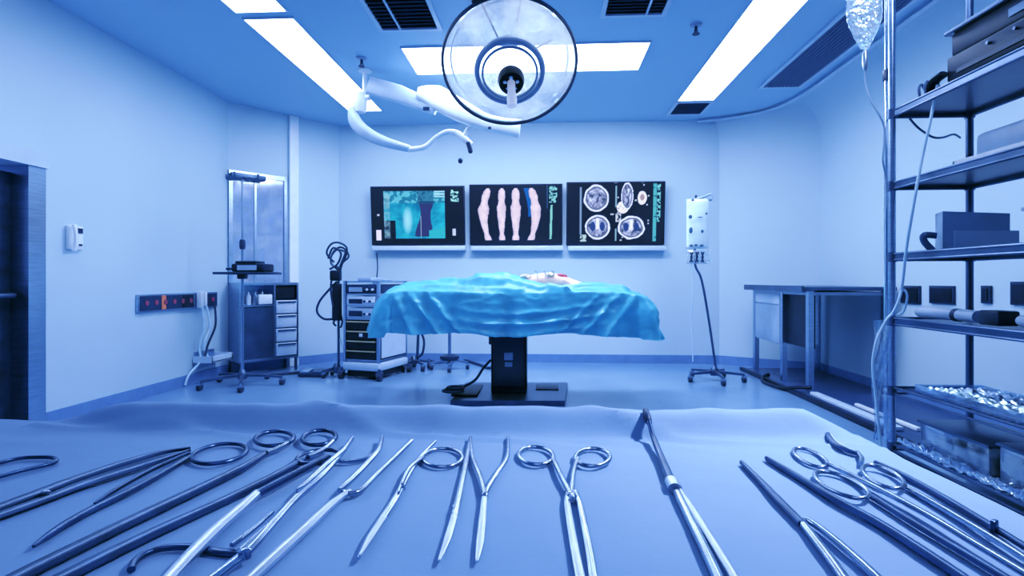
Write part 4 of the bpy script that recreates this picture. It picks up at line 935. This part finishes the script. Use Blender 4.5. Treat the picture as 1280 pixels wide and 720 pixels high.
# 4 long dark scissors
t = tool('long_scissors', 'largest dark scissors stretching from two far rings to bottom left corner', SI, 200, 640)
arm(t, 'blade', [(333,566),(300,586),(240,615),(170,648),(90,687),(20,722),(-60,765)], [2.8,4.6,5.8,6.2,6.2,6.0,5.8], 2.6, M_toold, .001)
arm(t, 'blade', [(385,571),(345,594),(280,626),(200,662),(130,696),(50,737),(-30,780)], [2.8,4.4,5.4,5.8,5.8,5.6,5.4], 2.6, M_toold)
fring(t, 343, 548, 24, 9, 2.5, -.06, M_toold, .002); fring(t, 399, 547, 21, 9, 2.5, -.1, M_toold, .002)
arm(t, 'shank', [(366,549),(352,558),(333,566)], 2.4, 2.1, M_tool, .002); arm(t, 'shank', [(416,552),(404,562),(385,571)], 2.4, 2.1, M_tool, .002)
# 5 scalpel with bright blade
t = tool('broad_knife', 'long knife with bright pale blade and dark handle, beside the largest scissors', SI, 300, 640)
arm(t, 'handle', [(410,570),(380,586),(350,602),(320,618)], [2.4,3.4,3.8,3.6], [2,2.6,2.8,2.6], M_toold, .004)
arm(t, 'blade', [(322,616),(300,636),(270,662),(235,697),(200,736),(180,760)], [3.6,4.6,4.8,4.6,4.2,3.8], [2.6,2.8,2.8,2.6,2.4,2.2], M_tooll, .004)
fring(t, 398, 571, 27, 8, 2.4, -.15, M_toold, .001)
# 6 fine clamp crossing the knife
t = tool('fine_clamp', 'clamp with two fine points and a dark curved loop, crossing behind the bright knife', SI, 300, 690)
arm(t, 'shaft', [(440,548),(424,570),(400,596),(370,622),(340,655),(310,688),(280,712),(240,742)], [2.2,2.8,3.0,3.0,3.0,3.6,3.4,3.2], 2.3, M_tool, .003)
arm(t, 'shaft', [(430,562),(405,583),(385,602),(371,614)], [2.4,2.8,2.4,.9], 2.0, M_tool, .0055)
arm(t, 'point', [(342,640),(318,660),(290,681)], [.6,1.4,1.8], 1.3, M_tool, .004); arm(t, 'point', [(346,647),(322,668),(300,688)], [.6,1.4,1.8], 1.3, M_tool, .004)
arm(t, 'loop', [(164,712),(168,702),(182,692),(205,685),(240,684),(275,690),(300,692)], [2.2,2.2,2.2,2.2,2.4,2.8,2.6], 1.9, M_toold)
pivot(t, 306, 689, 3.8, M_tool, .006)
# 7 Y shaped knife
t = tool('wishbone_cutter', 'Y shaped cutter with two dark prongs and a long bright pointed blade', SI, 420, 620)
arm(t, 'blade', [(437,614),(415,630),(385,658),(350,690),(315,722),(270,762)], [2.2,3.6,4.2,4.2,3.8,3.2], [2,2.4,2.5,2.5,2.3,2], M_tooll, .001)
arm(t, 'prong', [(478,546),(473,562),(455,583),(436,602),(424,613)], [1.8,2.8,2.9,2.6,1.6], 2.1, M_tool, .003)
arm(t, 'prong', [(514,551),(495,570),(470,594),(452,612),(438,617),(428,614)], [2.6,2.4,2.3,2.4,2.4,1.8], 2.0, M_tool, .001)
arm(t, 'cross_bar', [(424,577),(440,577),(458,573),(468,566)], [1.8,2.2,2.2,1.6], 1.6, M_tool)
# 8 single-ring scissors
t = tool('curved_scissors', 'slim scissors with one visible oval ring and a bright tapered tip', SI, 500, 610)
arm(t, 'blade', [(544,552),(525,572),(510,594),(495,622),(478,648),(462,672),(448,698)], [1.6,2.4,2.6,2.8,3.0,2.8,1.0], [1.6,2,2,2.1,2.1,1.9,1], M_tool)
arm(t, 'bright_tip', [(480,646),(464,670),(450,694)], [2.4,2.3,.8], [1.2,1.1,.6], M_tooll, .002)
arm(t, 'blade', [(528,572),(512,585),(502,605),(498,617)], [2.0,2.1,1.8,.8], 1.8, M_tool, .002)
fring(t, 553, 572, 25, 11.5, 2.0, -.03)
pivot(t, 503, 606, 2.6, M_tool, .0025)
# 9 slim probe
t = tool('angled_probe', 'slim angled probe with bent tip just left of the crossed forceps', SI, 570, 630)
arm(t, 'handle', [(588,547),(583,575),(576,610),(568,645)], [1.9,2.4,2.7,2.8], 1.9, M_tool)
arm(t, 'tip', [(568,645),(560,672),(549,701)], [2.6,2.6,.9], [1.8,1.7,.8], M_tooll)
pivot(t, 567, 634, 2.0, M_tool, .001)
# 10 crossed forceps
t = tool('crossed_forceps', 'small crossed forceps with two splayed arms and single bright blade', SI, 605, 620)
arm(t, 'arm', [(588,548),(591,572),(600,595),(606,618)], [1.5,1.9,2.1,2.1], 1.7, M_tool, .001)
arm(t, 'arm', [(635,547),(634,571),(622,590),(610,610),(605,622)], [1.5,2.2,2.3,2.2,2.2], 1.8, M_tool)
arm(t, 'blade', [(606,617),(603,650),(600,678),(596,702)], [2.2,2.8,2.7,.9], [1.8,1.9,1.7,.8], M_tooll)
pivot(t, 606, 618, 2.6, M_tool, .0015)
# 11 hemostat with two rings
t = tool('ring_hemostat', 'open hemostat with two oval finger rings, near the middle of the cloth', SI, 715, 620)
fring(t, 670, 569.5, 21.5, 11, 2.2, .08); fring(t, 741, 571.5, 21.5, 11, 2.2, -.02)
arm(t, 'shank', [(691,573),(700,592),(714,619)], [2.2,2.1,2.4], 1.9, M_tool, .001)
arm(t, 'shank', [(722,573),(717,590),(714,619)], [2.2,2.1,2.4], 1.9, M_tool)
arm(t, 'jaw', [(711,615),(709,628),(712,650),(719,690),(727,730),(735,770)], [2.2,2.6,2.8,3.0,3.0], 2.0, M_tooll)
arm(t, 'jaw', [(719,615),(724,628),(729,650),(737,690),(743,730),(749,770)], [2.2,2.6,2.8,3.0,3.0], 2.0, M_tool)
part(MB().box(g(715, 620, .001), (.0085, .007, .0048), bev=.002), 'box_lock', M_tool, t)
pivot(t, 715, 620, 2.2, M_tooll, .0035)
# 12 long grasper
t = tool('long_grasper', 'long grasper with dark knob at far edge, collar and double shaft', SI, 850, 620)
kn = part(MB().sweep(gp([(807,513,.021),(809,521,.018),(812,530,.012)], .0, 4), [.0032,.0042,.003], seg=12), 'end_knob', M_navy, t)
arm(t, 'handle', [(811,527,.014),(816,545,.005),(825,568,.001),(838,600,0)], [2.2,2.6,3.2,4.0], [2,2.4,2.6,3.2], M_toold, .001)
part(MB().sweep([g(839, 601, .001), g(844, 611, .001)], .0055, .0045, seg=16), 'collar', M_tooll, t)
arm(t, 'shaft', [(842,606),(858,640),(880,685),(900,728),(920,775)], [3.2,3.3,3.2,3.2,3.2], 2.8, M_tool, .0)
arm(t, 'shaft', [(850,614),(872,648),(898,690),(922,730),(945,775)], [1.8,2.8,2.8,2.8,2.8], 2.4, M_tooll, .0)
# 13 splinter forceps
t = tool('splinter_forceps', 'narrow forceps opening into two prongs, right of the long grasper', SI, 1000, 645)
arm(t, 'closed_end', [(927,578),(950,601),(975,627),(1003,655)], [1.8,2.6,3.0,3.2], 2.2, M_toold)
arm(t, 'prong', [(1000,650),(1020,675),(1045,708),(1070,745),(1095,785)], [2.6,2.9,3.0,3.0,2.8], 2.0, M_tool)
arm(t, 'prong', [(1004,650),(1014,653),(1040,672),(1075,702),(1110,735),(1150,775)], [1.8,2.4,2.8,2.9,2.9,2.8], 2.0, M_tool)
# 14 rod
t = tool('straight_rod', 'plain dark tapering rod slanting to lower right, beside narrow forceps', SI, 1050, 630)
arm(t, 'shaft', [(958,573),(990,592),(1040,622),(1100,655),(1160,693),(1230,740)], [1.6,2.8,3.4,3.6,3.6,3.4], 2.6, M_toold)
arm(t, 'pointed_end', [(956,572),(966,577.5)], [.6,1.8], [.6,1.8], M_toold)
# 15 scissors with two elongated rings (right)
t = tool('ring_scissors', 'scissors with two narrow slanted rings, nearest the dark rod at right', SI, 1050, 600)
fring(t, 1013, 572, 23, 8, 1.9, .42, M_tool); fring(t, 1052, 606, 36, 11, 2.0, .38, M_tool, .001)
arm(t, 'shank', [(1034,580),(1043,583),(1060,592),(1100,612),(1160,644),(1220,680),(1290,722)], [1.8,2.4,2.6,2.8,3.0,3.0,3.0], 2.0, M_tool, .002)
arm(t, 'shank', [(1084,618),(1095,624),(1140,652),(1190,682),(1240,712),(1300,750)], [1.8,2.6,3.0,3.2,3.2,3.0], 2.1, M_toold)
# 16 hooked scissors at far right
t = tool('hooked_clamp', 'clamp with curved dark hook and oval ring at far right of cloth', SI, 1110, 590)
arm(t, 'hook', [(1034,538),(1036,546),(1046,556),(1060,563),(1073,567)], [2.2,2.8,3.0,3.0,2.2], [2,2.2,2.4,2.4,2], M_toold, .001)
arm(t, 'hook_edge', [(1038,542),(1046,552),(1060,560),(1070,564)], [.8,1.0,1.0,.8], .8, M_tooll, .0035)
arm(t, 'link', [(1072,566),(1077,573),(1076,580)], [2,2.4,2], 2, M_tool, .001)
fring(t, 1104, 596, 28, 10.5, 2.0, .40, M_tool, .002)
arm(t, 'shank', [(1094,578),(1112,586),(1135,597),(1180,622),(1230,652),(1295,692)], [1.8,2.4,2.6,2.8,2.8,2.8], 2.0, M_toold, .001)
arm(t, 'shank', [(1130,609),(1150,619),(1200,648),(1250,678),(1300,710)], [1.8,2.6,2.8,2.8,2.8], 2.0, M_tool)
c_ = g(1243, 661, .002); part(MB().box(c_, (.006, .003, .012), rz=.5, bev=.001), 'ratchet', M_toold, t)
# ================================================================== LIGHT
w = bpy.data.worlds.new('world'); S.world = w; w.use_nodes = True
w.node_tree.nodes['Background'].inputs[0].default_value = (.25,.45,1,1); w.node_tree.nodes['Background'].inputs[1].default_value = .3
def area(x, y, z, sx, sy, e, col, rot=(0,0,0)):
    l = bpy.data.lights.new('area_light', 'AREA'); l.shape = 'RECTANGLE'; l.size = sx; l.size_y = sy; l.energy = e; l.color = col
    o = bpy.data.objects.new('area_light', l); COL.objects.link(o); o.location = (x, y, z); o.rotation_euler = rot; return o
l = area(.80, .66, 1.95, .10, .10, 2.3, (.84,.92,1), (0, math.radians(30), 0)); l.data.spread = math.radians(58)  # key light added over the instruments for a bright centre and leftward shadows
area(-.2, 5.5, 3.0, 1.6, .4, 42, (.86,.95,1))  # added above the operating table to brighten the top ridges of the drape
area(-.1, 6.7, 3.12, 3.0, .3, 9, (.84,.93,1), (math.radians(18), 0, 0))  # added light tilted to brighten the back wall, no fitting here
area(.0, -1.2, 3.1, 2.0, 1.0, 14, (.6,.75,1))  # soft fill added behind the camera, no fitting here
S.view_settings.view_transform = 'Standard'; S.view_settings.look = 'None'; S.view_settings.exposure = 0
vs = S.view_settings; vs.use_curve_mapping = True; cmp_ = vs.curve_mapping
def curve(c, pts):
    while len(c.points) > 2: c.points.remove(c.points[1])
    c.points[0].location = pts[0]; c.points[1].location = pts[-1]
    for p in pts[1:-1]: c.points.new(*p)
curve(cmp_.curves[0], [(0, 0), (.08, .058), (.3, .33), (1, 1.04)])
curve(cmp_.curves[1], [(0, 0), (.08, .085), (.3, .35), (1, 1.06)])
curve(cmp_.curves[2], [(0, 0), (.02, .016), (.06, .10), (.13, .24), (.42, .64), (.77, .94), (1, 1.03)])
cmp_.update()
S.cycles.use_denoising = True; S.cycles.max_bounces = 8; S.cycles.transparent_max_bounces = 24
S.cycles.sample_clamp_indirect = 6
